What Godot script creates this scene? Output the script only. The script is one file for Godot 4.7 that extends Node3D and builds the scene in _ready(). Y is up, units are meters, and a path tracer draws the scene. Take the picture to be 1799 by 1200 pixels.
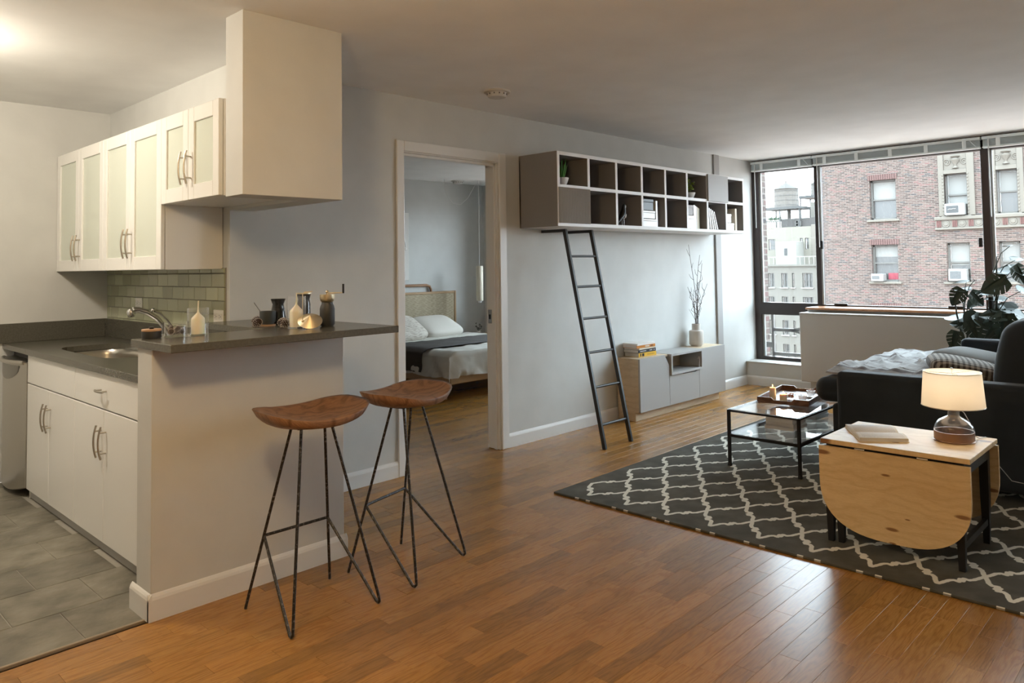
extends Node3D
# One-bedroom apartment: galley kitchen on the left, living room ahead and to the right, bedroom through the doorway.
# +X runs along the long wall towards the window, -Z towards the bedroom. Metres.

const TOP := 2.43          # ceiling
const ZW := -3.933         # long wall with the doorway
const XB := 1.811          # kitchen wall with the tiles
const ZK := -5.80          # kitchen end wall
const XW := 7.757          # window plane
const XLOW := 7.489        # low wall under the window
const ZP := -3.064         # front of the half wall
const XP := 1.109          # end of the half wall
const XR := 1.948          # other end of the half wall
const ZR := 1.25           # wall to the right, behind the sofa
const XF := -3.6           # wall behind the camera

class MB:
	var st := SurfaceTool.new()
	var uvf = null
	var col = null
	func _init():
		st.begin(Mesh.PRIMITIVE_TRIANGLES)
	func v(p: Vector3, n: Vector3) -> void:
		st.set_normal(n)
		if uvf != null:
			st.set_uv(uvf.call(p, n))
		if col != null:
			st.set_color(col)
		st.add_vertex(p)
	func trin(a: Vector3, b: Vector3, c: Vector3, na: Vector3, nb: Vector3, nc: Vector3) -> void:
		if (c - a).cross(b - a).dot(na + nb + nc) < 0.0:
			v(a, na); v(c, nc); v(b, nb)
		else:
			v(a, na); v(b, nb); v(c, nc)
	func tri(a: Vector3, b: Vector3, c: Vector3, hint: Vector3) -> void:
		var n := (c - a).cross(b - a).normalized()
		if n.dot(hint) < 0.0:
			n = -n
		trin(a, b, c, n, n, n)
	func quadn(a: Vector3, b: Vector3, c: Vector3, d: Vector3, na: Vector3, nb: Vector3, nc: Vector3, nd: Vector3) -> void:
		trin(a, b, c, na, nb, nc)
		trin(a, c, d, na, nc, nd)
	func quad(a: Vector3, b: Vector3, c: Vector3, d: Vector3, hint: Vector3) -> void:
		var n := (c - a).cross(d - b).normalized()
		if n.dot(hint) < 0.0:
			n = -n
		quadn(a, b, c, d, n, n, n, n)
	# box from corner to corner with a chamfer
	func box2(lo: Vector3, hi: Vector3, b := 0.0, xf := Transform3D.IDENTITY) -> void:
		box((lo + hi) / 2.0, hi - lo, b, xf)
	func box(c: Vector3, s: Vector3, b := 0.0, xf := Transform3D.IDENTITY) -> void:
		var h := s.abs() / 2.0
		b = minf(b, minf(h.x, minf(h.y, h.z)) * 0.9)
		var bs := xf.basis
		for a in 3:
			var i := (a + 1) % 3
			var j := (a + 2) % 3
			for sg in [-1.0, 1.0]:
				var q := []
				for k in [[-1, -1], [1, -1], [1, 1], [-1, 1]]:
					var p := Vector3.ZERO
					p[a] = sg * h[a]
					p[i] = k[0] * (h[i] - b)
					p[j] = k[1] * (h[j] - b)
					q.append(xf * (c + p))
				var n := Vector3.ZERO
				n[a] = sg
				quad(q[0], q[1], q[2], q[3], bs * n)
			if b > 0.0:
				for s1 in [-1.0, 1.0]:
					for s2 in [-1.0, 1.0]:
						var e := []
						for k in [[1, -1], [1, 1], [0, 1], [0, -1]]:
							var p := Vector3.ZERO
							p[i] = s1 * (h[i] if k[0] == 1 else h[i] - b)
							p[j] = s2 * (h[j] - b if k[0] == 1 else h[j])
							p[a] = k[1] * (h[a] - b)
							e.append(xf * (c + p))
						var n := Vector3.ZERO
						n[i] = s1
						n[j] = s2
						quad(e[0], e[1], e[2], e[3], bs * n)
		if b > 0.0:
			for sx in [-1.0, 1.0]:
				for sy in [-1.0, 1.0]:
					for sz in [-1.0, 1.0]:
						var sv := Vector3(sx, sy, sz)
						tri(xf * (c + sv * (h - Vector3(0, b, b))), xf * (c + sv * (h - Vector3(b, 0, b))), xf * (c + sv * (h - Vector3(b, b, 0))), bs * sv)
	# rounded box; bend may move each point
	func rbox(c: Vector3, s: Vector3, r: float, n := 3, mid := 1, xf := Transform3D.IDENTITY, bend = null) -> void:
		var h := s / 2.0
		r = minf(r, minf(h.x, minf(h.y, h.z)) * 0.999)
		var lists := []
		for a in 3:
			var l := []
			for k in n + 1:
				l.append(-h[a] + r * (1.0 - tan((1.0 - float(k) / n) * PI / 4.0)))
			for k in range(1, mid):
				l.append(lerpf(-h[a] + r, h[a] - r, float(k) / mid))
			for k in n + 1:
				l.append(h[a] - r * (1.0 - tan(float(k) / n * PI / 4.0)))
			lists.append(l)
		var inn := h - Vector3(r, r, r)
		for a in 3:
			var i := (a + 1) % 3
			var j := (a + 2) % 3
			for sg in [-1.0, 1.0]:
				var ps := []
				var ns := []
				for x in lists[i]:
					var pr := PackedVector3Array()
					var nr := PackedVector3Array()
					for y in lists[j]:
						var q := Vector3.ZERO
						q[a] = sg * h[a]
						q[i] = x
						q[j] = y
						var m := q.clamp(-inn, inn)
						var d := (q - m).normalized()
						var p := m + d * r
						if bend != null:
							p = bend.call(p)
						pr.append(xf * (c + p))
						nr.append((xf.basis * d).normalized())
					ps.append(pr)
					ns.append(nr)
				if bend != null:
					for x in ps.size():
						for y in ps[0].size():
							var du: Vector3 = ps[mini(x + 1, ps.size() - 1)][y] - ps[maxi(x - 1, 0)][y]
							var dv: Vector3 = ps[x][mini(y + 1, ps[0].size() - 1)] - ps[x][maxi(y - 1, 0)]
							var nn := du.cross(dv).normalized()
							if nn.length() > 0.5:
								if nn.dot(ns[x][y]) < 0.0:
									nn = -nn
								var on_edge: bool = x == 0 or y == 0 or x == ps.size() - 1 or y == ps[0].size() - 1
								ns[x][y] = ns[x][y].lerp(nn, 0.15 if on_edge else 0.85).normalized()
				for x in ps.size() - 1:
					for y in ps[0].size() - 1:
						quadn(ps[x][y], ps[x + 1][y], ps[x + 1][y + 1], ps[x][y + 1], ns[x][y], ns[x + 1][y], ns[x + 1][y + 1], ns[x][y + 1])
	# profile of (radius, height) turned round Y
	func lathe(prof: Array, seg := 24, xf := Transform3D.IDENTITY, crease := 40.0) -> void:
		var m := prof.size()
		var dn := []
		for k in m - 1:
			var d: Vector2 = prof[k + 1] - prof[k]
			dn.append(Vector2(d.y, -d.x).normalized())
		for k in m - 1:
			var n0: Vector2 = dn[k]
			var n1: Vector2 = dn[k]
			if k > 0 and absf(rad_to_deg(dn[k].angle_to(dn[k - 1]))) < crease:
				n0 = (dn[k] + dn[k - 1]).normalized()
			if k < m - 2 and absf(rad_to_deg(dn[k].angle_to(dn[k + 1]))) < crease:
				n1 = (dn[k] + dn[k + 1]).normalized()
			for s in seg:
				var a0 := TAU * s / seg
				var a1 := TAU * (s + 1) / seg
				var c0 := Vector3(cos(a0), 0, sin(a0))
				var c1 := Vector3(cos(a1), 0, sin(a1))
				var p: Vector2 = prof[k]
				var q: Vector2 = prof[k + 1]
				var up := Vector3.UP
				var A := c0 * p.x + up * p.y
				var B := c1 * p.x + up * p.y
				var C := c1 * q.x + up * q.y
				var D := c0 * q.x + up * q.y
				var nA := c0 * n0.x + up * n0.y
				var nB := c1 * n0.x + up * n0.y
				var nC := c1 * n1.x + up * n1.y
				var nD := c0 * n1.x + up * n1.y
				var bs := xf.basis
				if p.x > 1e-6:
					trin(xf * A, xf * B, xf * C, bs * nA, bs * nB, bs * nC)
				if q.x > 1e-6:
					trin(xf * A, xf * C, xf * D, bs * nA, bs * nC, bs * nD)
	# tube along points; r is a number or one for each point
	func tube(pts: Array, r, seg := 8, caps := true, closed := false) -> void:
		var m := pts.size()
		var rings := []
		var norms := []
		var t0: Vector3 = (pts[1] - pts[0]).normalized()
		var u: Vector3 = t0.cross(Vector3.UP if absf(t0.y) < 0.9 else Vector3.RIGHT).normalized()
		for k in m:
			var t: Vector3
			if closed:
				t = (pts[(k + 1) % m] - pts[(k + m - 1) % m]).normalized()
			elif k == 0:
				t = t0
			elif k == m - 1:
				t = (pts[k] - pts[k - 1]).normalized()
			else:
				t = ((pts[k + 1] - pts[k]).normalized() + (pts[k] - pts[k - 1]).normalized()).normalized()
			u = (u - t * u.dot(t)).normalized()
			var w := t.cross(u)
			var rad: float = r[k] if r is Array else r
			var ring := PackedVector3Array()
			var nr := PackedVector3Array()
			for s in seg:
				var d := u * cos(TAU * s / seg) + w * sin(TAU * s / seg)
				ring.append(pts[k] + d * rad)
				nr.append(d)
			rings.append(ring)
			norms.append(nr)
		for k in (m if closed else m - 1):
			var k1: int = (k + 1) % m
			for s in seg:
				var s1 := (s + 1) % seg
				quadn(rings[k][s], rings[k][s1], rings[k1][s1], rings[k1][s], norms[k][s], norms[k][s1], norms[k1][s1], norms[k1][s])
		if caps and not closed:
			for e in [0, m - 1]:
				var n: Vector3 = (pts[0] - pts[1]).normalized() if e == 0 else (pts[m - 1] - pts[m - 2]).normalized()
				for s in range(1, seg - 1):
					tri(rings[e][0], rings[e][s], rings[e][s + 1], n)
	# straight bar of rectangular section
	func bar(a: Vector3, b: Vector3, w: float, h: float, up := Vector3.UP, ch := 0.0) -> void:
		var z := (b - a).normalized()
		var x := up.cross(z).normalized()
		var y := z.cross(x)
		box(Vector3.ZERO, Vector3(w, h, (b - a).length()), ch, Transform3D(Basis(x, y, z), (a + b) / 2.0))
	# flat outline in XY pushed from z0 to z1
	func extrude(poly: PackedVector2Array, z0: float, z1: float, xf := Transform3D.IDENTITY, crease := 30.0) -> void:
		if Geometry2D.is_polygon_clockwise(poly):
			poly = poly.duplicate()
			poly.reverse()
		var idx := Geometry2D.triangulate_polygon(poly)
		for z in [z0, z1]:
			var n := xf.basis * Vector3(0, 0, -1 if z == minf(z0, z1) else 1)
			for k in range(0, idx.size(), 3):
				tri(xf * Vector3(poly[idx[k]].x, poly[idx[k]].y, z), xf * Vector3(poly[idx[k + 1]].x, poly[idx[k + 1]].y, z), xf * Vector3(poly[idx[k + 2]].x, poly[idx[k + 2]].y, z), n)
		var m := poly.size()
		var en := []
		for k in m:
			var d := poly[(k + 1) % m] - poly[k]
			en.append(Vector2(d.y, -d.x).normalized())
		for k in m:
			var n0: Vector2 = en[k]
			var n1: Vector2 = en[k]
			if absf(rad_to_deg(en[k].angle_to(en[(k + m - 1) % m]))) < crease:
				n0 = (en[k] + en[(k + m - 1) % m]).normalized()
			if absf(rad_to_deg(en[k].angle_to(en[(k + 1) % m]))) < crease:
				n1 = (en[k] + en[(k + 1) % m]).normalized()
			var p := poly[k]
			var q := poly[(k + 1) % m]
			var N0 := xf.basis * Vector3(n0.x, n0.y, 0)
			var N1 := xf.basis * Vector3(n1.x, n1.y, 0)
			quadn(xf * Vector3(p.x, p.y, z0), xf * Vector3(q.x, q.y, z0), xf * Vector3(q.x, q.y, z1), xf * Vector3(p.x, p.y, z1), N0, N1, N1, N0)
	# rows of points; flip turns the outside over
	func grid(rows: Array, flip := false, wrap := false) -> void:
		var m := rows.size()
		var w: int = rows[0].size()
		var ns := []
		for i in m:
			var nr := PackedVector3Array()
			for j in w:
				var du: Vector3 = rows[mini(i + 1, m - 1)][j] - rows[maxi(i - 1, 0)][j]
				var dv: Vector3
				if wrap:
					dv = rows[i][(j + 1) % w] - rows[i][(j + w - 1) % w]
				else:
					dv = rows[i][mini(j + 1, w - 1)] - rows[i][maxi(j - 1, 0)]
				var n := du.cross(dv)
				if n.length() < 1e-12:
					var i2: int = 1 if i == 0 else (m - 2 if i == m - 1 else i)
					var c := Vector3.ZERO
					for k in w:
						c += rows[i2][k]
					n = (rows[i][j] - c / w) * (-1.0 if flip else 1.0)
				n = n.normalized()
				nr.append(-n if flip else n)
			ns.append(nr)
		for i in m - 1:
			for j in (w if wrap else w - 1):
				var j1: int = (j + 1) % w
				quadn(rows[i][j], rows[i][j1], rows[i + 1][j1], rows[i + 1][j], ns[i][j], ns[i][j1], ns[i + 1][j1], ns[i + 1][j])
	# soft cushion: superellipsoid with sharp seam round the middle
	func cushion(c: Vector3, s: Vector3, e1 := 0.55, e2 := 0.35, xf := Transform3D.IDENTITY, nu := 18, nv := 36, bend = null) -> void:
		var rows := []
		for i in nu + 1:
			var la := -PI / 2.0 + PI * i / nu
			var row := PackedVector3Array()
			for j in nv:
				var lo := TAU * j / nv
				var cl := pow(absf(cos(la)), e1)
				var p := Vector3(s.x / 2.0 * cl * signf(cos(lo)) * pow(absf(cos(lo)), e2), s.y / 2.0 * signf(sin(la)) * pow(absf(sin(la)), e1), s.z / 2.0 * cl * signf(sin(lo)) * pow(absf(sin(lo)), e2))
				if i == 0 or i == nu:
					p = Vector3(0, s.y / 2.0 * (-1.0 if i == 0 else 1.0), 0)
				if bend != null:
					p = bend.call(p)
				row.append(xf * (c + p))
			rows.append(row)
		grid(rows, false, true)
	func mesh() -> ArrayMesh:
		return st.commit()

var used := {}
var M := {}
var rng := RandomNumberGenerator.new()

func numbered(called: String) -> String:
	used[called] = used.get(called, -1) + 1
	return called if used[called] == 0 else "%s_%03d" % [called, used[called]]

func thing(called: String, label: String, category: String, at := Vector3.ZERO, turn := 0.0, group := "") -> Node3D:
	var o := Node3D.new()
	o.name = numbered(called)
	add_child(o)
	o.position = at
	o.rotation.y = turn
	tag(o, label, category, group)
	return o

func tag(o: Node, label: String, category: String, group := "") -> void:
	o.set_meta("label", label)
	o.set_meta("category", category)
	if group != "":
		o.set_meta("group", group)

func part(called: String, mb, m: Material, parent: Node) -> MeshInstance3D:
	var o := MeshInstance3D.new()
	o.name = called
	o.mesh = mb.mesh() if mb is MB else mb
	o.material_override = m
	parent.add_child(o, true)
	return o

func single(called: String, mb, m: Material, label: String, category: String, at := Vector3.ZERO, turn := 0.0, group := "") -> MeshInstance3D:
	var o := MeshInstance3D.new()
	o.name = numbered(called)
	o.mesh = mb.mesh() if mb is MB else mb
	o.material_override = m
	add_child(o)
	o.position = at
	o.rotation.y = turn
	tag(o, label, category, group)
	return o

func struct(called: String, mb, m: Material) -> MeshInstance3D:
	var o := MeshInstance3D.new()
	o.name = numbered(called)
	o.mesh = mb.mesh() if mb is MB else mb
	o.material_override = m
	add_child(o)
	o.set_meta("kind", "structure")
	return o

func dup(o: Node3D, at: Vector3, turn: float, label: String) -> Node3D:
	var c: Node3D = o.duplicate()
	c.name = numbered(String(o.name))
	add_child(c)
	c.position = at
	c.rotation.y = turn
	c.set_meta("label", label)
	return c

func lin(r: float, g: float, b: float) -> Color:
	return Color(r, g, b).linear_to_srgb()

func mat(key: String, c: Color, rough := 0.6, metal := 0.0) -> StandardMaterial3D:
	var m := StandardMaterial3D.new()
	m.resource_name = key
	m.albedo_color = c
	m.roughness = rough
	m.metallic = metal
	M[key] = m
	return m

# seamless noise coloured between stops; returns a texture
func noise_tex(sd: int, freq: float, stops: Array, size := 256, oct := 4, contrast := 1.0, w := 0) -> ImageTexture:
	var n := FastNoiseLite.new()
	n.seed = sd
	n.noise_type = FastNoiseLite.TYPE_SIMPLEX_SMOOTH
	n.frequency = freq
	n.fractal_octaves = oct
	var g := n.get_seamless_image(size if w == 0 else w, size)
	g.convert(Image.FORMAT_L8)
	var d := g.get_data()
	var out := PackedByteArray()
	out.resize(d.size() * 3)
	var lut := []
	for k in 256:
		var t := clampf((k / 255.0 - 0.5) * contrast + 0.5, 0.0, 1.0) * (stops.size() - 1)
		var i := mini(int(t), stops.size() - 2)
		var c: Color = stops[i].lerp(stops[i + 1], t - i)
		lut.append([c.r8, c.g8, c.b8])
	for k in d.size():
		var l: Array = lut[d[k]]
		out[k * 3] = l[0]
		out[k * 3 + 1] = l[1]
		out[k * 3 + 2] = l[2]
	return ImageTexture.create_from_image(Image.create_from_data(g.get_width(), g.get_height(), false, Image.FORMAT_RGB8, out))

func triplanar(m: StandardMaterial3D, tex: Texture2D, scale: Vector3, world := false) -> StandardMaterial3D:
	m.albedo_texture = tex
	m.uv1_triplanar = true
	m.uv1_world_triplanar = world
	m.uv1_scale = scale
	return m

func relief(m: StandardMaterial3D, tex: Texture2D, cm: float) -> StandardMaterial3D:
	m.heightmap_enabled = true
	m.heightmap_texture = tex
	m.heightmap_scale = cm
	return m

func bumpy(m: StandardMaterial3D, sd: int, freq: float, cm: float, scale: Vector3, world := false) -> StandardMaterial3D:
	relief(m, noise_tex(sd, freq, [Color.BLACK, Color.WHITE], 256, 3), cm)
	m.uv1_triplanar = true
	m.uv1_world_triplanar = world
	m.uv1_scale = scale
	return m

# wood seen flat: rings across v, grain along u, with optional knots (u, v, size)
func wood_image(w: int, h: int, sd: int, dark: Color, light: Color, rings: float, wander: float, knots := [], staves := 0, soft := 0.42) -> Image:
	var n := FastNoiseLite.new()
	n.seed = sd
	n.frequency = 1.0
	n.fractal_octaves = 3
	var img := Image.create(w, h, false, Image.FORMAT_RGB8)
	var shift := []
	var r := RandomNumberGenerator.new()
	r.seed = sd
	for k in 64:
		shift.append(Vector3(r.randf() * 40.0, r.randf_range(-0.10, 0.10), r.randf_range(-1, 1)))
	for y in h:
		var v := float(y) / h
		var s: Vector3 = shift[int(v * staves)] if staves > 0 else Vector3.ZERO
		for x in w:
			var u := float(x) / w
			var uu := u + s.x
			var kn := 0.0
			var bend := 0.0
			for k in knots:
				var dx: float = (u - k[0]) / (k[2] * 2.2)
				var dy: float = (v - k[1]) / k[2]
				var d := sqrt(dx * dx + dy * dy)
				kn = maxf(kn, clampf(1.4 - d, 0.0, 1.0))
				bend += signf(v - k[1]) * exp(-dx * dx * 0.8 - absf(dy) * 0.8) * k[2] * 1.2
			var t := (v - bend) * rings + n.get_noise_2d(uu * 1.7, v * 2.0) * wander + n.get_noise_2d(uu * 7.0, v * 9.0) * wander * 0.12
			var ring := 0.5 + 0.5 * sin(t * TAU)
			ring = pow(ring, 2.2)
			var fib := n.get_noise_2d(uu * 9.0, v * 230.0) * 0.5 + n.get_noise_2d(uu * 30.0 + 9.0, v * 480.0) * 0.35
			var m := clampf(0.62 - ring * soft + fib * 0.55 + s.y, 0.0, 1.0)
			var c := dark.lerp(light, m)
			if kn > 0.0:
				var kc := Color(dark.r * 0.62, dark.g * 0.5, dark.b * 0.42)
				c = c.lerp(kc, smoothstep(0.0, 0.75, kn) * 0.85)
			img.set_pixel(x, y, c)
	return img

var eye := Vector3(0, 1.32, 0)
var cam_r: Vector3
var cam_u: Vector3
var cam_f: Vector3

func _ready() -> void:
	rng.seed = 7
	make_camera()
	make_light()
	make_materials()
	make_shell()
	globe_pendant(Vector3(0.50, TOP, -1.50), 1.25, "frosted globe pendant lamp over the near end of the living room", Color(1.0, 0.85, 0.63))
	ceiling_lamp(Vector3(0.42, TOP, -4.3), 2.0, "round ceiling lamp over the kitchen floor", Color(1.0, 0.95, 0.87))
	make_floors()
	make_window()
	make_doorway()
	make_outside()
	make_kitchen()
	make_bar()
	make_stools()
	make_shelf()
	make_ladder()
	make_console()
	make_rug()
	make_sofa()
	make_coffee_table()
	make_drop_leaf()
	make_monstera()
	make_bedroom()
	make_small()

func make_camera() -> void:
	var yaw := deg_to_rad(47.27833781)
	var pit := deg_to_rad(2.45758759)
	var rol := deg_to_rad(-0.91687147)
	var f := 1320.2832
	cam_f = Vector3(sin(yaw) * cos(pit), sin(pit), -cos(yaw) * cos(pit))
	var r := cam_f.cross(Vector3.UP).normalized()
	var u := r.cross(cam_f)
	cam_r = r * cos(rol) + u * sin(rol)
	cam_u = -r * sin(rol) + u * cos(rol)
	var cam := Camera3D.new()
	cam.name = "camera"
	add_child(cam)
	cam.transform = Transform3D(Basis(cam_r, cam_u, -cam_f), eye)
	cam.projection = Camera3D.PROJECTION_FRUSTUM
	cam.keep_aspect = Camera3D.KEEP_HEIGHT
	cam.near = 0.05
	cam.far = 400.0
	cam.size = 0.05 * 1200.0 / f
	cam.frustum_offset = Vector2((899.5 - 951.5087) / f, (408.7299 - 600.0) / f) * 0.05
	cam.current = true

func make_light() -> void:
	var e := Environment.new()
	var sm := ProceduralSkyMaterial.new()
	sm.sky_top_color = Color(0.86, 0.95, 1.0)
	sm.sky_horizon_color = Color(0.90, 0.96, 1.0)
	sm.ground_horizon_color = Color(0.62, 0.61, 0.60)
	sm.ground_bottom_color = Color(0.45, 0.44, 0.43)
	sm.sun_angle_max = 0.0
	var sky := Sky.new()
	sky.sky_material = sm
	e.sky = sky
	e.background_mode = Environment.BG_SKY
	e.background_energy_multiplier = 16.0
	e.tonemap_mode = Environment.TONE_MAPPER_LINEAR
	e.tonemap_exposure = 1.12
	e.sdfgi_enabled = true
	e.ssao_enabled = true
	e.ssil_enabled = true
	var w := WorldEnvironment.new()
	w.name = "world"
	w.environment = e
	add_child(w)

func ceiling_lamp(at: Vector3, energy: float, label: String, warm: Color) -> void:
	var t := thing("ceiling_lamp", label, "lamp", at)
	var b := MB.new()
	b.lathe([Vector2(0, -0.02), Vector2(0.15, -0.02), Vector2(0.16, -0.012), Vector2(0.16, 0.0), Vector2(0, 0.0)], 32)
	part("base", b, M.white_metal, t)
	var d := MB.new()
	d.lathe([Vector2(0, -0.105), Vector2(0.06, -0.1), Vector2(0.11, -0.08), Vector2(0.14, -0.045), Vector2(0.145, -0.02)], 32)
	var g := StandardMaterial3D.new()
	g.albedo_color = Color(0.95, 0.93, 0.88)
	g.roughness = 0.4
	g.emission_enabled = true
	g.emission = warm
	g.emission_energy_multiplier = 2.0
	part("lamp_shade", d, g, t)
	var l := OmniLight3D.new()
	l.name = "bulb"
	l.light_color = warm
	l.light_energy = energy
	l.light_size = 0.1
	l.omni_range = 20.0
	l.omni_attenuation = 2.0
	l.shadow_enabled = true
	t.add_child(l)
	l.position = Vector3(0, -0.06, 0)

func globe_pendant(at: Vector3, energy: float, label: String, warm: Color) -> void:
	var t := thing("globe_pendant", label, "lamp", at)
	var b := MB.new()
	b.lathe([Vector2(0, -0.03), Vector2(0.05, -0.03), Vector2(0.06, -0.02), Vector2(0.06, 0.0), Vector2(0, 0.0)], 24)
	part("canopy", b, M.white_metal, t)
	b = MB.new()
	b.tube([Vector3(0, -0.03, 0), Vector3(0, -0.26, 0)], 0.006, 8)
	part("stem", b, M.white_metal, t)
	b = MB.new()
	b.cushion(Vector3(0, -0.36, 0), Vector3(0.22, 0.22, 0.22), 1.0, 1.0, Transform3D.IDENTITY, 20, 32)
	var g := StandardMaterial3D.new()
	g.albedo_color = Color(0.95, 0.93, 0.88)
	g.roughness = 0.4
	g.emission_enabled = true
	g.emission = warm
	g.emission_energy_multiplier = 2.0
	part("lamp_globe", b, g, t)
	var l := OmniLight3D.new()
	l.name = "bulb"
	l.light_color = warm
	l.light_energy = energy
	l.light_size = 0.1
	l.omni_range = 20.0
	l.omni_attenuation = 2.0
	l.shadow_enabled = true
	t.add_child(l)
	l.position = Vector3(0, -0.36, 0)

func make_materials() -> void:
	var paint := noise_tex(3, 0.02, [Color(0.965, 0.965, 0.965), Color(1, 1, 1)], 256, 3)
	triplanar(mat("wall", lin(0.60, 0.605, 0.588), 0.62), paint, Vector3(0.6, 0.6, 0.6), true)
	triplanar(mat("ceiling", lin(0.89, 0.89, 0.885), 0.75), paint, Vector3(0.4, 0.4, 0.4), true)
	mat("trim", lin(0.72, 0.715, 0.70), 0.38)
	mat("white_metal", lin(0.78, 0.78, 0.77), 0.4)
	mat("subfloor", lin(0.10, 0.055, 0.03), 0.9)
	mat("pipe_cover", lin(0.34, 0.33, 0.32), 0.5)
	mat("threshold", lin(0.30, 0.24, 0.17), 0.5)
	mat("channel", lin(0.30, 0.31, 0.30), 0.4)
	mat("ledge", lin(0.52, 0.49, 0.46), 0.4)
	mat("ledge_wood", lin(0.36, 0.17, 0.08), 0.3)
	mat("heater", lin(0.56, 0.54, 0.515), 0.45)
	mat("heater_top", lin(0.62, 0.61, 0.59), 0.35)
	mat("wand", lin(0.7, 0.72, 0.7), 0.2)
	mat("guard", lin(0.12, 0.11, 0.10), 0.6)
	mat("grout", lin(0.33, 0.31, 0.27), 0.9)
	# window
	mat("bronze", lin(0.036, 0.024, 0.022), 0.35)
	var glass := mat("pane", Color(1, 1, 1, 0.006), 0.02)
	glass.transparency = BaseMaterial3D.TRANSPARENCY_ALPHA
	mat("blind", lin(0.80, 0.86, 0.87), 0.4)
	mat("blind_dark", lin(0.66, 0.74, 0.76), 0.45)
	# kitchen
	mat("lacquer", lin(0.80, 0.79, 0.76), 0.28)
	mat("frosted", lin(0.62, 0.66, 0.58), 0.22)
	mat("steel", lin(0.56, 0.54, 0.50), 0.30, 1.0)
	mat("chrome", lin(0.72, 0.72, 0.72), 0.08, 1.0)
	mat("nickel", lin(0.50, 0.46, 0.40), 0.30, 1.0)
	mat("dark", lin(0.012, 0.012, 0.012), 0.5)
	triplanar(mat("quartz", Color(1, 1, 1), 0.24), noise_tex(11, 0.09, [lin(0.075, 0.071, 0.056), lin(0.105, 0.10, 0.08)], 256, 4), Vector3(3, 3, 3), true)
	mat("glaze", lin(0.40, 0.415, 0.29), 0.14)
	mat("plastic_white", lin(0.75, 0.74, 0.70), 0.4)
	mat("toe", lin(0.42, 0.41, 0.39), 0.5)
	mat("steel_dark", lin(0.30, 0.29, 0.27), 0.35, 1.0)
	mat("charcoal", lin(0.040, 0.040, 0.039), 0.55)
	mat("charcoal_blue", lin(0.050, 0.056, 0.058), 0.5)
	mat("lid_wood", lin(0.42, 0.26, 0.15), 0.55)
	mat("brass", lin(0.72, 0.61, 0.42), 0.42, 1.0)
	mat("wax", lin(0.78, 0.73, 0.58), 0.5)
	M.wax.subsurf_scatter_enabled = true
	M.wax.subsurf_scatter_strength = 0.3
	var smoke := mat("smoke", Color(0.16, 0.16, 0.17, 0.72), 0.06)
	smoke.transparency = BaseMaterial3D.TRANSPARENCY_ALPHA
	mat("cone_brown", lin(0.05, 0.030, 0.024), 0.8)
	mat("cone_snow", lin(0.42, 0.37, 0.35), 0.8)
	# furniture
	mat("taupe", lin(0.26, 0.247, 0.243), 0.55)
	mat("edge_white", lin(0.80, 0.78, 0.77), 0.4)
	mat("grey_front", lin(0.40, 0.39, 0.38), 0.5)
	mat("black_steel", lin(0.016, 0.015, 0.014), 0.38, 0.3)
	mat("rail_steel", lin(0.05, 0.05, 0.05), 0.4, 0.6)
	triplanar(mat("worn_steel", Color(1, 1, 1), 0.42, 0.7), noise_tex(21, 0.05, [lin(0.03, 0.03, 0.03), lin(0.04, 0.038, 0.036), lin(0.05, 0.047, 0.044), lin(0.35, 0.33, 0.31)], 256, 4, 1.25), Vector3(5, 5, 5))
	mat("aloe", lin(0.055, 0.26, 0.018), 0.4)
	mat("leaf_yellow", lin(0.22, 0.30, 0.02), 0.5)
	mat("stem_green", lin(0.10, 0.12, 0.03), 0.6)
	mat("soil", lin(0.03, 0.022, 0.015), 0.9)
	mat("pale_grey", lin(0.48, 0.46, 0.46), 0.5)
	mat("cream_cover", lin(0.66, 0.58, 0.45), 0.5)
	mat("olive_cover", lin(0.36, 0.34, 0.22), 0.5)
	mat("yellow_cover", lin(0.72, 0.42, 0.02), 0.4)
	mat("orange_cover", lin(0.62, 0.22, 0.015), 0.4)
	mat("black_cover", lin(0.014, 0.012, 0.013), 0.4)
	mat("ochre", lin(0.45, 0.26, 0.02), 0.5)
	mat("maroon", lin(0.09, 0.008, 0.006), 0.5)
	mat("stoneware", lin(0.62, 0.58, 0.53), 0.3)
	mat("twig", lin(0.055, 0.038, 0.03), 0.8)
	mat("grey_linen", lin(0.20, 0.195, 0.185), 0.95)
	mat("pale_grey2", lin(0.66, 0.65, 0.65), 0.55)
	mat("nut", lin(0.30, 0.13, 0.05), 0.6)
	var fc := mat("frost_cup", Color(0.95, 0.95, 0.96, 0.35), 0.2)
	fc.transparency = BaseMaterial3D.TRANSPARENCY_ALPHA
	mat("black_paint", lin(0.010, 0.010, 0.012), 0.4)
	mat("copper", lin(0.30, 0.185, 0.13), 0.36, 1.0)
	mat("cord", lin(0.45, 0.45, 0.46), 0.4)
	mat("bark", lin(0.02, 0.016, 0.012), 0.95)
	mat("stem_dark", lin(0.022, 0.03, 0.016), 0.6)
	mat("monstera", lin(0.030, 0.048, 0.030), 0.48)
	mat("cane", lin(0.56, 0.47, 0.33), 0.7)
	triplanar(M.cane, noise_tex(81, 0.12, [Color(0.72, 0.70, 0.66), Color(1, 1, 1)], 128, 2, 1.8), Vector3(1.0, 14.0, 1.0))
	mat("copper_wood", lin(0.34, 0.18, 0.09), 0.45)
	mat("linen_white", lin(0.62, 0.58, 0.52), 0.9)
	mat("linen", lin(0.56, 0.54, 0.49), 0.9)
	triplanar(mat("linen_print", Color(1, 1, 1), 0.9), noise_tex(83, 0.05, [lin(0.66, 0.62, 0.55), lin(0.62, 0.57, 0.50), lin(0.36, 0.30, 0.25)], 128, 3, 1.5), Vector3(2.0, 9.0, 9.0))
	mat("brown_wool", lin(0.050, 0.040, 0.034), 0.95)
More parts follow.
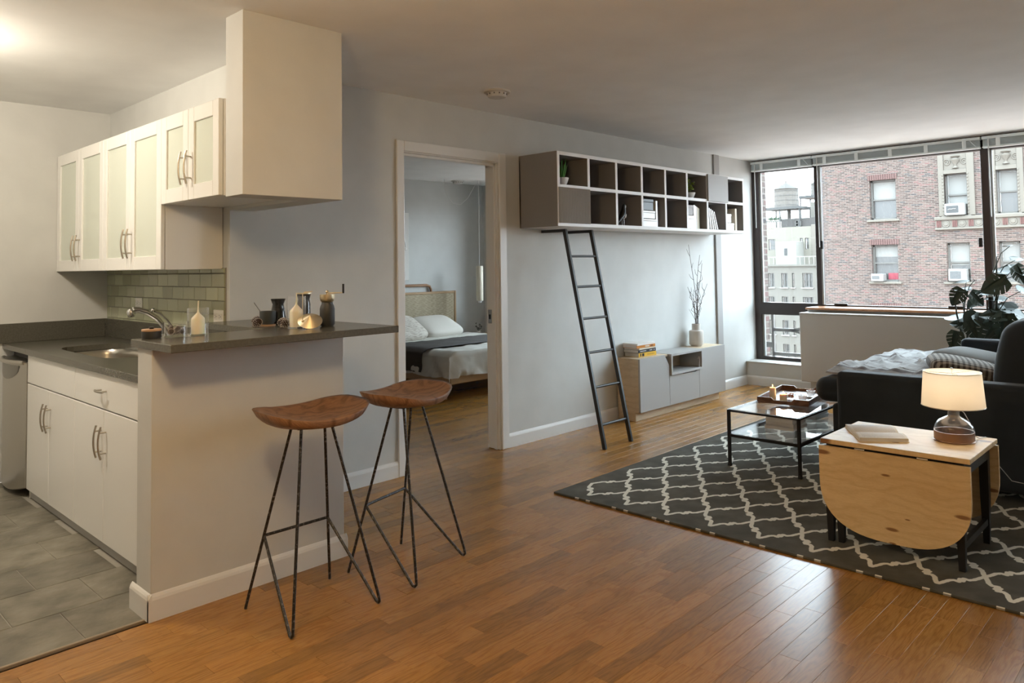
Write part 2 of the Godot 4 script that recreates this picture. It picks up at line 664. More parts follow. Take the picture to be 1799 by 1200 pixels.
	mat("leaf_dark", lin(0.02, 0.025, 0.02), 0.5)
	mat("cream_metal", lin(0.62, 0.57, 0.46), 0.4)
	mat("cord_white", lin(0.72, 0.72, 0.70), 0.5)
	mat("plaster", lin(0.75, 0.74, 0.71), 0.8)
	mat("plastic_grey", lin(0.60, 0.58, 0.55), 0.5)
	mat("dark_grey", lin(0.09, 0.085, 0.08), 0.6)
	mat("paper", lin(0.78, 0.76, 0.73), 0.7)
	mat("white_gloss", lin(0.80, 0.80, 0.79), 0.25)
	mat("black", lin(0.006, 0.006, 0.006), 0.35)
	var clear := mat("clear_glass", Color(1, 1, 1, 0.012), 0.03)
	clear.transparency = BaseMaterial3D.TRANSPARENCY_ALPHA

func make_shell() -> void:
	var b := MB.new()
	# long wall with the doorway
	b.box2(Vector3(XB, 0, ZW - 0.12), Vector3(2.945, TOP, ZW))
	b.box2(Vector3(3.80, 0, ZW - 0.12), Vector3(7.95, TOP, ZW))
	b.box2(Vector3(2.945, 2.075, ZW - 0.12), Vector3(3.80, TOP, ZW))
	struct("wall_back", b, M.wall)
	b = MB.new()
	b.box2(Vector3(XB, 0, -7.65), Vector3(XR, TOP, ZW - 0.12))
	var side := struct("wall_kitchen_side", b, M.wall)
	make_wall_tiles(side)
	b = MB.new()
	b.box2(Vector3(-0.75, 0, ZK - 0.12), Vector3(XB, TOP, ZK))
	struct("wall_kitchen_end", b, M.wall)
	b = MB.new()
	b.box2(Vector3(-0.75, 0, ZK), Vector3(-0.63, TOP, -3.0))
	b.box2(Vector3(XF, 0, -3.12), Vector3(-0.75, TOP, -3.0))
	struct("wall_kitchen_left", b, M.wall)
	b = MB.new()
	b.box2(Vector3(XF - 0.12, 0, -3.12), Vector3(XF, TOP, ZR))
	struct("wall_front", b, M.wall)
	b = MB.new()
	b.box2(Vector3(XF - 0.12, 0, ZR), Vector3(7.95, TOP, ZR + 0.12))
	struct("wall_right", b, M.wall)
	b = MB.new()
	b.box2(Vector3(XLOW, 0, ZW), Vector3(7.95, 0.236, -3.24))
	b.box2(Vector3(XLOW, 0, -3.24), Vector3(7.95, 0.825, ZR))
	b.box2(Vector3(7.66, 0.825, 1.0), Vector3(7.95, TOP, ZR))
	struct("wall_window", b, M.wall)
	b = MB.new()
	b.box2(Vector3(XF - 0.12, TOP, -7.77), Vector3(7.95, TOP + 0.16, ZR + 0.12))
	struct("ceiling", b, M.ceiling)
	# half wall under the bar and the dropped box above it
	b = MB.new()
	b.box2(Vector3(XP, 0, -3.21), Vector3(XR, 1.02, ZP), 0.002)
	b.box2(Vector3(XB, 0, ZW), Vector3(XR, 1.02, -3.21))
	struct("wall_half", b, M.wall)
	b = MB.new()
	b.box2(Vector3(1.466, 1.638, -3.226), Vector3(XR, TOP, ZP), 0.002)
	b.box2(Vector3(XB, 1.638, ZW), Vector3(XR, TOP, -3.226))
	struct("wall_soffit", b, M.wall)
	# bedroom
	b = MB.new()
	b.box2(Vector3(XB, 0, -7.77), Vector3(7.22, TOP, -7.65))
	struct("wall_bedroom_back", b, M.wall)
	b = MB.new()
	b.box2(Vector3(7.1, 0, -7.65), Vector3(7.22, TOP, -6.95))
	b.box2(Vector3(7.1, 0, -4.9), Vector3(7.22, TOP, ZW - 0.12))
	b.box2(Vector3(7.1, 0, -6.95), Vector3(7.22, 0.8, -4.9))
	b.box2(Vector3(7.1, 2.2, -6.95), Vector3(7.22, TOP, -4.9))
	struct("wall_bedroom_right", b, M.wall)
	b = MB.new()
	for z in [-6.93, -5.925, -4.92]:
		b.box2(Vector3(7.14, 0.8, z - 0.03), Vector3(7.19, 2.2, z + 0.03))
	for y in [0.83, 2.17]:
		b.box2(Vector3(7.14, y - 0.03, -6.95), Vector3(7.19, y + 0.03, -4.9))
	var bw := struct("window_2", b, M.bronze)
	b = MB.new()
	b.box2(Vector3(7.16, 0.83, -6.93), Vector3(7.164, 2.17, -4.92))
	part("pane", b, M.pane, bw)
	# baseboards
	b = MB.new()
	skirting(b, Vector3(XP - 0.012, 0, ZP), Vector3(XR + 0.012, 0, ZP), Vector3(0, 0, 1))
	skirting(b, Vector3(XP, 0, -3.25), Vector3(XP, 0, ZP + 0.012), Vector3(-1, 0, 0))
	skirting(b, Vector3(XR, 0, ZW), Vector3(XR, 0, ZP + 0.012), Vector3(1, 0, 0))
	struct("baseboard_half_wall", b, M.trim)
	b = MB.new()
	skirting(b, Vector3(XR, 0, ZW), Vector3(2.888, 0, ZW), Vector3(0, 0, 1))
	skirting(b, Vector3(3.868, 0, ZW), Vector3(XLOW, 0, ZW), Vector3(0, 0, 1))
	struct("baseboard_back", b, M.trim)
	b = MB.new()
	skirting(b, Vector3(XLOW, 0, ZW), Vector3(XLOW, 0, ZR), Vector3(-1, 0, 0))
	struct("baseboard_window", b, M.trim)
	# boxed-in pipe on the long wall
	b = MB.new()
	b.box2(Vector3(6.87, 0.0, ZW), Vector3(6.975, TOP, ZW + 0.02), 0.003)
	struct("trim_2", b, M.pipe_cover)

func skirting(b: MB, from: Vector3, to: Vector3, out: Vector3) -> void:
	var up := Vector3.UP
	var prof := [Vector2(0.012, 0), Vector2(0.012, 0.078), Vector2(0.009, 0.088), Vector2(0.004, 0.096), Vector2(0, 0.1)]
	for k in prof.size() - 1:
		var p: Vector2 = prof[k]
		var q: Vector2 = prof[k + 1]
		b.quad(from + out * p.x + up * p.y, to + out * p.x + up * p.y, to + out * q.x + up * q.y, from + out * q.x + up * q.y, out + up * 0.2)
	for e in [from, to]:
		var dir: Vector3 = (from - to).normalized() if e == from else (to - from).normalized()
		for k in prof.size() - 1:
			var p: Vector2 = prof[k]
			var q: Vector2 = prof[k + 1]
			b.quad(e + up * p.y, e + out * p.x + up * p.y, e + out * q.x + up * q.y, e + up * q.y, dir)

func make_wall_tiles(side: Node) -> void:
	# bedding, then each glazed tile proud of it
	var b := MB.new()
	b.box2(Vector3(XB - 0.004, 0.99, ZK), Vector3(XB, 1.332, -3.972))
	part("tile_bed", b, M.grout, side)
	var w := 0.152
	var h := 0.0735
	var full := MB.new()
	full.box(Vector3.ZERO, Vector3(0.008, h - 0.003, w - 0.003), 0.0016)
	var fm := full.mesh()
	var row := 0
	var y := 1.3
	while y > 0.985:
		var z := -3.975 - (0.0 if row % 2 == 0 else w * 0.5)
		if row % 2 == 1:
			tile_piece(side, y, h, -3.975, z)
		while z - w > ZK:
			var t := part("tile", fm, tone("glaze", row * 7 + int(z * 31.0)), side)
			t.position = Vector3(XB - 0.007, y - h / 2.0, z - w / 2.0)
			z -= w
		if z - ZK > 0.02:
			tile_piece(side, y, h, z, ZK)
		y -= h
		row += 1
	# narrow border course along the top
	var z := -3.975
	var c := MB.new()
	c.box(Vector3.ZERO, Vector3(0.011, 0.026, w - 0.003), 0.004)
	var cm := c.mesh()
	while z - w > ZK:
		var t := part("tile", cm, tone("glaze", int(z * 17.0)), side)
		t.position = Vector3(XB - 0.008, 1.316, z - w / 2.0)
		z -= w

func tile_piece(side: Node, y: float, h: float, z1: float, z0: float) -> void:
	var b := MB.new()
	var w := absf(z1 - z0) - 0.003
	if w < 0.01:
		return
	b.box(Vector3.ZERO, Vector3(0.008, h - 0.003, w), 0.0016)
	var t := part("tile", b, M.glaze, side)
	t.position = Vector3(XB - 0.007, y - h / 2.0, (z0 + z1) / 2.0)

# slightly different firings of one glaze, paint or leaf
func tone(key: String, k: int) -> StandardMaterial3D:
	var n := absi(k) % 4
	var id := "%s_%d" % [key, n]
	if not M.has(id):
		var m: StandardMaterial3D = M[key].duplicate()
		var f: float = [1.0, 0.93, 1.06, 0.97][n]
		var c: Color = M[key].albedo_color
		m.albedo_color = Color(c.r * f, c.g * f, c.b * f, c.a)
		M[id] = m
	return M[id]

func make_floors() -> void:
	# oak strips: a sub-floor with every strip on it
	var b := MB.new()
	b.box2(Vector3(XF, -0.1, -3.094), Vector3(XLOW, -0.012, ZR))
	b.box2(Vector3(XB, -0.1, -7.65), Vector3(XLOW, -0.012, -3.094))
	var fl := struct("floor", b, M.subfloor)
	var wm := StandardMaterial3D.new()
	wm.resource_name = "oak_strip"
	wm.albedo_texture = ImageTexture.create_from_image(wood_image(1024, 256, 5, lin(0.21, 0.090, 0.018), lin(0.52, 0.262, 0.062), 6.0, 2.4, [], 0, 0.26))
	wm.vertex_color_use_as_albedo = true
	wm.roughness = 0.27
	wm.metallic_specular = 0.5
	var lens := [0.26, 0.32, 0.38, 0.46, 0.54]
	var r := RandomNumberGenerator.new()
	r.seed = 41
	var variants := []
	var W := 0.078
	for L in lens:
		for t in 7:
			var tint: float = [0.72, 0.86, 0.94, 1.0, 1.05, 1.12, 0.80][t]
			variants.append({"len": L, "mesh": plank_mesh(L, W, tint, r), "tint": tint})
	var list := []
	var row := 0
	var z := -2.357 - W * 68
	while z < ZR:
		var zc := z + W / 2.0
		var x0 := XF if zc > -3.094 else XB + 0.02
		var x1 := XLOW if zc > ZW else 7.09
		var x := x0 - r.randf() * 0.4
		while x < x1:
			var v: Dictionary = variants[r.randi() % variants.size()]
			var a := maxf(x, x0)
			var e := minf(x + v.len, x1)
			x += v.len
			if e - a < 0.01 or z < -7.65 or z + W > ZR:
				continue
			var whole: bool = absf(e - a - v.len) < 1e-4
			var c := Vector3((a + e) / 2.0, 0, zc)
			var d := c - eye
			var dep := d.dot(cam_f)
			var ok := false
			if dep > 0.5 and whole:
				var px := 951.5 + 1320.0 * d.dot(cam_r) / dep
				var py := 408.7 - 1320.0 * d.dot(cam_u) / dep
				ok = px > -60 and px < 1860 and py < 1250 and not (c.x > 3.4 and c.z > -2.85)
				if c.z < -3.0 and c.x < 2.0:
					ok = false
			list.append({"c": c, "len": e - a, "v": v, "whole": whole, "ok": ok, "dep": dep})
		z += W
		row += 1
	list.sort_custom(func(p, q): return p.dep < q.dep if p.ok == q.ok else p.ok)
	var rest := MB.new()
	for k in list.size():
		var p: Dictionary = list[k]
		if p.ok and k < 300:
			var o := part("plank", p.v.mesh, wm, fl)
			o.position = p.c
		else:
			plank_into(rest, p.c, p.len, W, p.v.tint, r)
	var o := part("plank_field", rest, wm, fl)
	o.set_meta("kind", "stuff")
	# slate tiles of the kitchen, half-bond
	b = MB.new()
	b.box2(Vector3(-0.63, -0.1, ZK), Vector3(XB, -0.004, -3.094))
	var kf := struct("floor_kitchen", b, M.grout)
	var sl := StandardMaterial3D.new()
	sl.resource_name = "slate"
	triplanar(sl, noise_tex(33, 0.012, [lin(0.12, 0.110, 0.086), lin(0.165, 0.152, 0.120), lin(0.20, 0.185, 0.148), lin(0.245, 0.228, 0.185)], 512, 5, 1.3), Vector3(0.8, 0.8, 0.8), true)
	relief(sl, noise_tex(34, 0.014, [Color.BLACK, Color.WHITE], 512, 5), 0.5)
	sl.roughness = 0.5
	M["slate"] = sl
	var tx := 0.308
	var tz := 0.32
	var zz := -3.094
	var k := 0
	while zz > ZK:
		var z1 := maxf(zz - tz, ZK)
		var xx := 1.055 + tx - (0.0 if k % 2 == 1 else 0.154)
		if k == 0:
			xx = 0.902 + tx
		while xx > -0.63:
			var lo := maxf(xx - tx, -0.63)
			var t := MB.new()
			t.box(Vector3.ZERO, Vector3(xx - lo - 0.004, 0.008, zz - z1 - 0.004), 0.0015)
			var n := part("floor_tile", t, tone("slate", k * 3 + int(xx * 13.0)), kf)
			n.position = Vector3((xx + lo) / 2.0, -0.004, (zz + z1) / 2.0)
			xx -= tx
		zz -= tz
		k += 1
	b = MB.new()
	b.box2(Vector3(-0.63, -0.01, -3.1), Vector3(XP, 0.003, -3.088), 0.002)
	struct("trim_3", b, M.threshold)

func plank_mesh(L: float, W: float, tint: float, r: RandomNumberGenerator) -> ArrayMesh:
	var m := MB.new()
	plank_into(m, Vector3.ZERO, L, W, tint, r)
	return m.mesh()

func plank_into(m: MB, c: Vector3, L: float, W: float, tint: float, r: RandomNumberGenerator) -> void:
	var ou := r.randf()
	var ov := r.randf()
	var warm := r.randf_range(-0.04, 0.04)
	m.col = Color(tint, tint * (1.0 - warm), tint * (1.0 - warm * 2.0))
	m.uvf = func(p: Vector3, _n: Vector3): return Vector2((p.x - c.x) / 1.1 + ou, (p.z - c.z) / 0.17 + ov)
	m.box(c + Vector3(0, -0.006, 0), Vector3(L - 0.0005, 0.012, W - 0.0005), 0.0006)

func make_window() -> void:
	var b := MB.new()
	var x0 := 7.715
	var x1 := 7.80
	var c := 0.004
	b.box2(Vector3(x0, 0.236, ZW), Vector3(x1, TOP, -3.86), c)
	b.box2(Vector3(x0, 0.236, -3.228), Vector3(x1, TOP, -3.17), c)
	b.box2(Vector3(x0, 0.825, -1.68), Vector3(x1, TOP, -1.615), c)
	b.box2(Vector3(x0, 0.825, -1.02), Vector3(x1, TOP, -0.96), c)
	b.box2(Vector3(x0, 0.825, 0.94), Vector3(x1, TOP, 1.0), c)
	b.box2(Vector3(x0, 2.30, ZW), Vector3(x1, TOP, 1.0), c)
	b.box2(Vector3(x0, 0.74, -3.87), Vector3(x1, 0.872, -3.22), c)
	b.box2(Vector3(x0, 0.825, -3.18), Vector3(x1, 0.862, 1.0), c)
	b.box2(Vector3(x0, 0.236, -3.87), Vector3(x1, 0.285, -3.22), c)
	var w := struct("window_1", b, M.bronze)
	# sashes: thin lighter channels beside the panes
	b = MB.new()
	b.box2(Vector3(7.74, 0.87, -3.862), Vector3(7.775, 2.30, -3.838), 0.002)
	b.box2(Vector3(7.74, 0.285, -3.862), Vector3(7.775, 0.74, -3.838), 0.002)
	b.box2(Vector3(7.70, 0.862, -3.168), Vector3(7.72, 2.30, -3.150), 0.002)
	b.box2(Vector3(7.74, 0.862, -1.614), Vector3(7.775, 2.30, -1.590), 0.002)
	part("sash_channel", b, M.channel, w)
	for p in [[-3.85, -3.225, 0.86, 2.31], [-3.85, -3.225, 0.28, 0.745], [-3.175, -1.675, 0.855, 2.31], [-1.62, -1.015, 0.855, 2.31], [-0.965, 0.945, 0.855, 2.31]]:
		b = MB.new()
		b.box2(Vector3(7.765, p[2], p[0]), Vector3(7.769, p[3], p[1]))
		part("pane", b, M.pane, w)
	for p in [[-3.16, 1.48], [-1.70, 1.46]]:
		b = MB.new()
		b.box(Vector3(7.705, p[1], p[0]), Vector3(0.025, 0.085, 0.03), 0.004)
		part("latch", b, M.black, w)
	for z in [-2.98, -1.92]:
		b = MB.new()
		b.box(Vector3(7.705, 0.868, z), Vector3(0.025, 0.02, 0.13), 0.003)
		part("latch", b, M.black, w)
	# stone ledge under the low pane, wooden ledge under the large one
	b = MB.new()
	b.box2(Vector3(XLOW - 0.012, 0.236, ZW), Vector3(7.72, 0.250, -3.24), 0.003)
	struct("trim_4", b, M.ledge)
	b = MB.new()
	b.box2(Vector3(7.40, 0.826, -3.225), Vector3(7.72, 0.848, 1.0), 0.005)
	struct("trim_5", b, M.ledge_wood)
	# cover of the heater under the large pane
	var t := thing("radiator_cover", "long grey metal heater cover under the large window", "radiator cover", Vector3(7.28, 0, -2.1))
	b = MB.new()
	b.box2(Vector3(0, 0.122, -1.135), Vector3(0.209, 0.79, 3.0), 0.006)
	part("front_panel", b, M.heater, t)
	b = MB.new()
	b.box2(Vector3(-0.004, 0.79, -1.137), Vector3(0.209, 0.802, 3.002), 0.004)
	part("top", b, M.heater_top, t)
	b = MB.new()
	b.box2(Vector3(0.11, 0.0, -1.09), Vector3(0.209, 0.122, 2.98), 0.004)
	part("foot", b, M.heater, t)
	# raised slat blinds
	var spans := [[-3.90, -3.215, "narrow raised white slat blind above the left narrow pane"], [-3.205, -1.655, "wide raised white slat blind above the large pane"], [-1.645, -1.0, "raised white slat blind above the right-hand pane, behind the tall plant"]]
	for s in spans:
		var z0: float = s[0]
		var z1: float = s[1]
		var bl := thing("window_blind", s[2], "blind", Vector3(7.655, 2.305, (z0 + z1) / 2.0), 0.0, "raised blinds along the window")
		var hw := (z1 - z0) / 2.0
		b = MB.new()
		b.box2(Vector3(-0.025, 0.078, -hw), Vector3(0.025, 0.105, hw), 0.003)
		part("head_rail", b, M.blind, bl)
		for k in 9:
			b = MB.new()
			b.box2(Vector3(-0.022, 0.0165 + k * 0.0066, -hw + 0.008), Vector3(0.022, 0.0195 + k * 0.0066, hw - 0.008))
			part("slat", b, M.blind_dark, bl)
		b = MB.new()
		b.box2(Vector3(-0.025, 0.0, -hw + 0.004), Vector3(0.025, 0.015, hw - 0.004), 0.004)
		part("bottom_rail", b, M.blind, bl)
		var n := maxi(2, int(hw * 2.0 / 0.3))
		for k in n:
			b = MB.new()
			var z := lerpf(-hw + 0.13, hw - 0.13, float(k) / (n - 1))
			b.box2(Vector3(-0.028, 0.006, z - 0.017), Vector3(-0.0245, 0.082, z + 0.017))
			part("ladder_tape", b, M.blind, bl)
		b = MB.new()
		var l := 0.62 if hw < 0.5 else 0.85
		b.tube([Vector3(-0.033, 0.085, -hw + 0.055), Vector3(-0.034, 0.0, -hw + 0.055), Vector3(-0.034, -l, -hw + 0.057)], 0.0045, 8)
		part("tilt_wand", b, M.wand, bl)
		b = MB.new()
		b.tube([Vector3(-0.028, 0.085, hw - 0.09), Vector3(-0.030, 0.012, hw - 0.03)], 0.003, 6)
		part("lift_cord", b, M.blind, bl)
	# steel guard outside the low pane
	var g := thing("window_guard", "grey steel guard with forked bar outside the low pane", "window guard", Vector3(7.93, 0.26, -3.6))
	b = MB.new()
	b.bar(Vector3(0, 0.0, -0.23), Vector3(0, 0.5, -0.23), 0.03, 0.03, Vector3.RIGHT)
	part("post", b, M.guard, g)
	b = MB.new()
	b.bar(Vector3(0, 0.035, -0.23), Vector3(0, 0.035, 0.45), 0.03, 0.035)
	part("bottom_bar", b, M.guard, g)
	b = MB.new()
	b.bar(Vector3(0, 0.30, -0.23), Vector3(0, 0.30, 0.02), 0.03, 0.035)
	b.bar(Vector3(0, 0.30, 0.0), Vector3(0, 0.36, 0.28), 0.03, 0.03)
	b.bar(Vector3(0, 0.30, 0.0), Vector3(0, 0.235, 0.28), 0.03, 0.03)
	part("forked_bar", b, M.guard, g)
	b = MB.new()
	b.box2(Vector3(-0.01, 0.10, -0.32), Vector3(0.02, 0.16, -0.23), 0.003)
	part("bracket", b, M.guard, g)

func make_doorway() -> void:
	var b := MB.new()
	for s in [[2.888, 2.948], [3.797, 3.868]]:
		b.box2(Vector3(s[0], 0, ZW), Vector3(s[1], 2.139, ZW + 0.016), 0.004)
	b.box2(Vector3(2.948, 2.07, ZW), Vector3(3.797, 2.139, ZW + 0.016), 0.004)
	# lining of the opening with its stops
	b.box2(Vector3(2.945, 0, ZW - 0.125), Vector3(2.957, 2.075, ZW), 0.001)
	b.box2(Vector3(3.788, 0, ZW - 0.125), Vector3(3.80, 2.075, ZW), 0.001)
	b.box2(Vector3(2.957, 2.063, ZW - 0.125), Vector3(3.788, 2.075, ZW), 0.001)
	b.box2(Vector3(3.774, 0, ZW - 0.05), Vector3(3.788, 2.063, ZW - 0.02), 0.002)
	b.box2(Vector3(2.957, 2.045, ZW - 0.05), Vector3(3.788, 2.063, ZW - 0.02), 0.002)
	var d := struct("door_1", b, M.trim)
	b = MB.new()
	b.box2(Vector3(3.782, 0.90, ZW - 0.105), Vector3(3.7875, 1.0, ZW - 0.068), 0.001)
	part("latch_plate", b, M.chrome, d)
	b = MB.new()
	b.box2(Vector3(3.780, 0.93, ZW - 0.095), Vector3(3.783, 0.965, ZW - 0.08))
	part("latch_hole", b, M.black, d)

func brick_texture() -> Array:
	# courses of brick with pale joints: colour and relief
	var nb := 8
	var nc := 24
	var bw := 64
	var bh := 21
	var img := Image.create(nb * bw, nc * bh, false, Image.FORMAT_RGB8)
	var hgt := Image.create(nb * bw, nc * bh, false, Image.FORMAT_L8)
	img.fill(lin(0.105, 0.088, 0.074))
	hgt.fill(Color(0.1, 0.1, 0.1))
	var r := RandomNumberGenerator.new()
	r.seed = 99
	for c in nc:
		for k in nb + 1:
			var f := r.randf()
			var base := lin(0.024, 0.0125, 0.010).lerp(lin(0.072, 0.043, 0.035), f)
			if r.randf() < 0.13:
				base = lin(0.0252, 0.0193, 0.0193)
			if r.randf() < 0.12:
				base = lin(0.0756, 0.0319, 0.0286)
			var x := k * bw - (bw / 2 if c % 2 == 1 else 0)
			img.fill_rect(Rect2i(x + 3, c * bh + 3, bw - 5, bh - 6), base)
			hgt.fill_rect(Rect2i(x + 3, c * bh + 3, bw - 5, bh - 6), Color(0.8, 0.8, 0.8) * (0.9 + 0.2 * f))
	return [ImageTexture.create_from_image(img), ImageTexture.create_from_image(hgt)]

func holed_wall(b: MB, x: float, depth: float, zs: Array, ys: Array, holes: Array) -> void:
	# wall facing -X, divided at zs and ys; holes are [column, row]
	for i in zs.size() - 1:
		for j in ys.size() - 1:
			var z0: float = zs[i]
			var z1: float = zs[i + 1]
			var y0: float = ys[j]
			var y1: float = ys[j + 1]
			if not [i, j] in holes:
				b.quad(Vector3(x, y0, z0), Vector3(x, y0, z1), Vector3(x, y1, z1), Vector3(x, y1, z0), Vector3.LEFT)
				continue
			for e in [[Vector3(x, y0, z0), Vector3(x, y0, z1), Vector3.UP], [Vector3(x, y1, z0), Vector3(x, y1, z1), Vector3.DOWN], [Vector3(x, y0, z0), Vector3(x, y1, z0), Vector3.BACK], [Vector3(x, y0, z1), Vector3(x, y1, z1), Vector3.FORWARD]]:
				var d := Vector3(depth, 0, 0)
				b.quad(e[0], e[1], e[1] + d, e[0] + d, e[2])

func far_window(t: Node, x: float, z0: float, z1: float, y0: float, y1: float, split: float, shade: float, panes := 1) -> void:
	var b := MB.new()
	var f := 0.07
	b.box2(Vector3(x, y0, z0), Vector3(x + 0.1, y1, z0 + f))
	b.box2(Vector3(x, y0, z1 - f), Vector3(x + 0.1, y1, z1))
	b.box2(Vector3(x, y0, z0), Vector3(x + 0.1, y0 + f, z1))
	b.box2(Vector3(x, y1 - f, z0), Vector3(x + 0.1, y1, z1))
	b.box2(Vector3(x + 0.01, split - 0.03, z0), Vector3(x + 0.1, split + 0.03, z1))
	for k in range(1, panes):
		var z := lerpf(z0, z1, float(k) / panes)
		b.box2(Vector3(x + 0.01, y0, z - 0.025), Vector3(x + 0.1, y1, z + 0.025))
	var w := part("window", b, M.far_frame, t)
	b = MB.new()
	b.box2(Vector3(x + 0.12, y0 + f, z0 + f), Vector3(x + 0.13, y1 - f, z1 - f))
	part("pane", b, M.far_pane, w)
	if shade > 0.0:
		b = MB.new()
		b.box2(Vector3(x + 0.105, lerpf(y1, y0, shade), z0 + f), Vector3(x + 0.118, y1 - f, z1 - f))
		part("shade", b, M.far_shade, w)

func air_conditioner(t: Node, x: float, z0: float, z1: float, y0: float, y1: float, label_bar := false) -> void:
	var b := MB.new()
	b.box2(Vector3(x - 0.35, y0, z0), Vector3(x + 0.1, y1, z1), 0.03)
	var a := part("air_conditioner", b, M.far_white, t)
	b = MB.new()
	var w := z1 - z0
	b.box2(Vector3(x - 0.36, y0 + 0.09, z0 + w * 0.1), Vector3(x - 0.345, y1 - 0.09, z1 - w * 0.3))
	part("grille", b, M.far_dark if label_bar else M.far_grille, a)
	if label_bar:
		b = MB.new()
		var y := (y0 + y1) / 2.0
		b.tube([Vector3(x - 0.365, y - 0.02, z0 + w * 0.18), Vector3(x - 0.365, y + 0.015, z0 + w * 0.27), Vector3(x - 0.365, y, z0 + w * 0.36), Vector3(x - 0.365, y + 0.02, z0 + w * 0.45), Vector3(x - 0.365, y + 0.01, z0 + w * 0.58)], 0.014, 5)
		part("emblem", b, M.far_white, a)

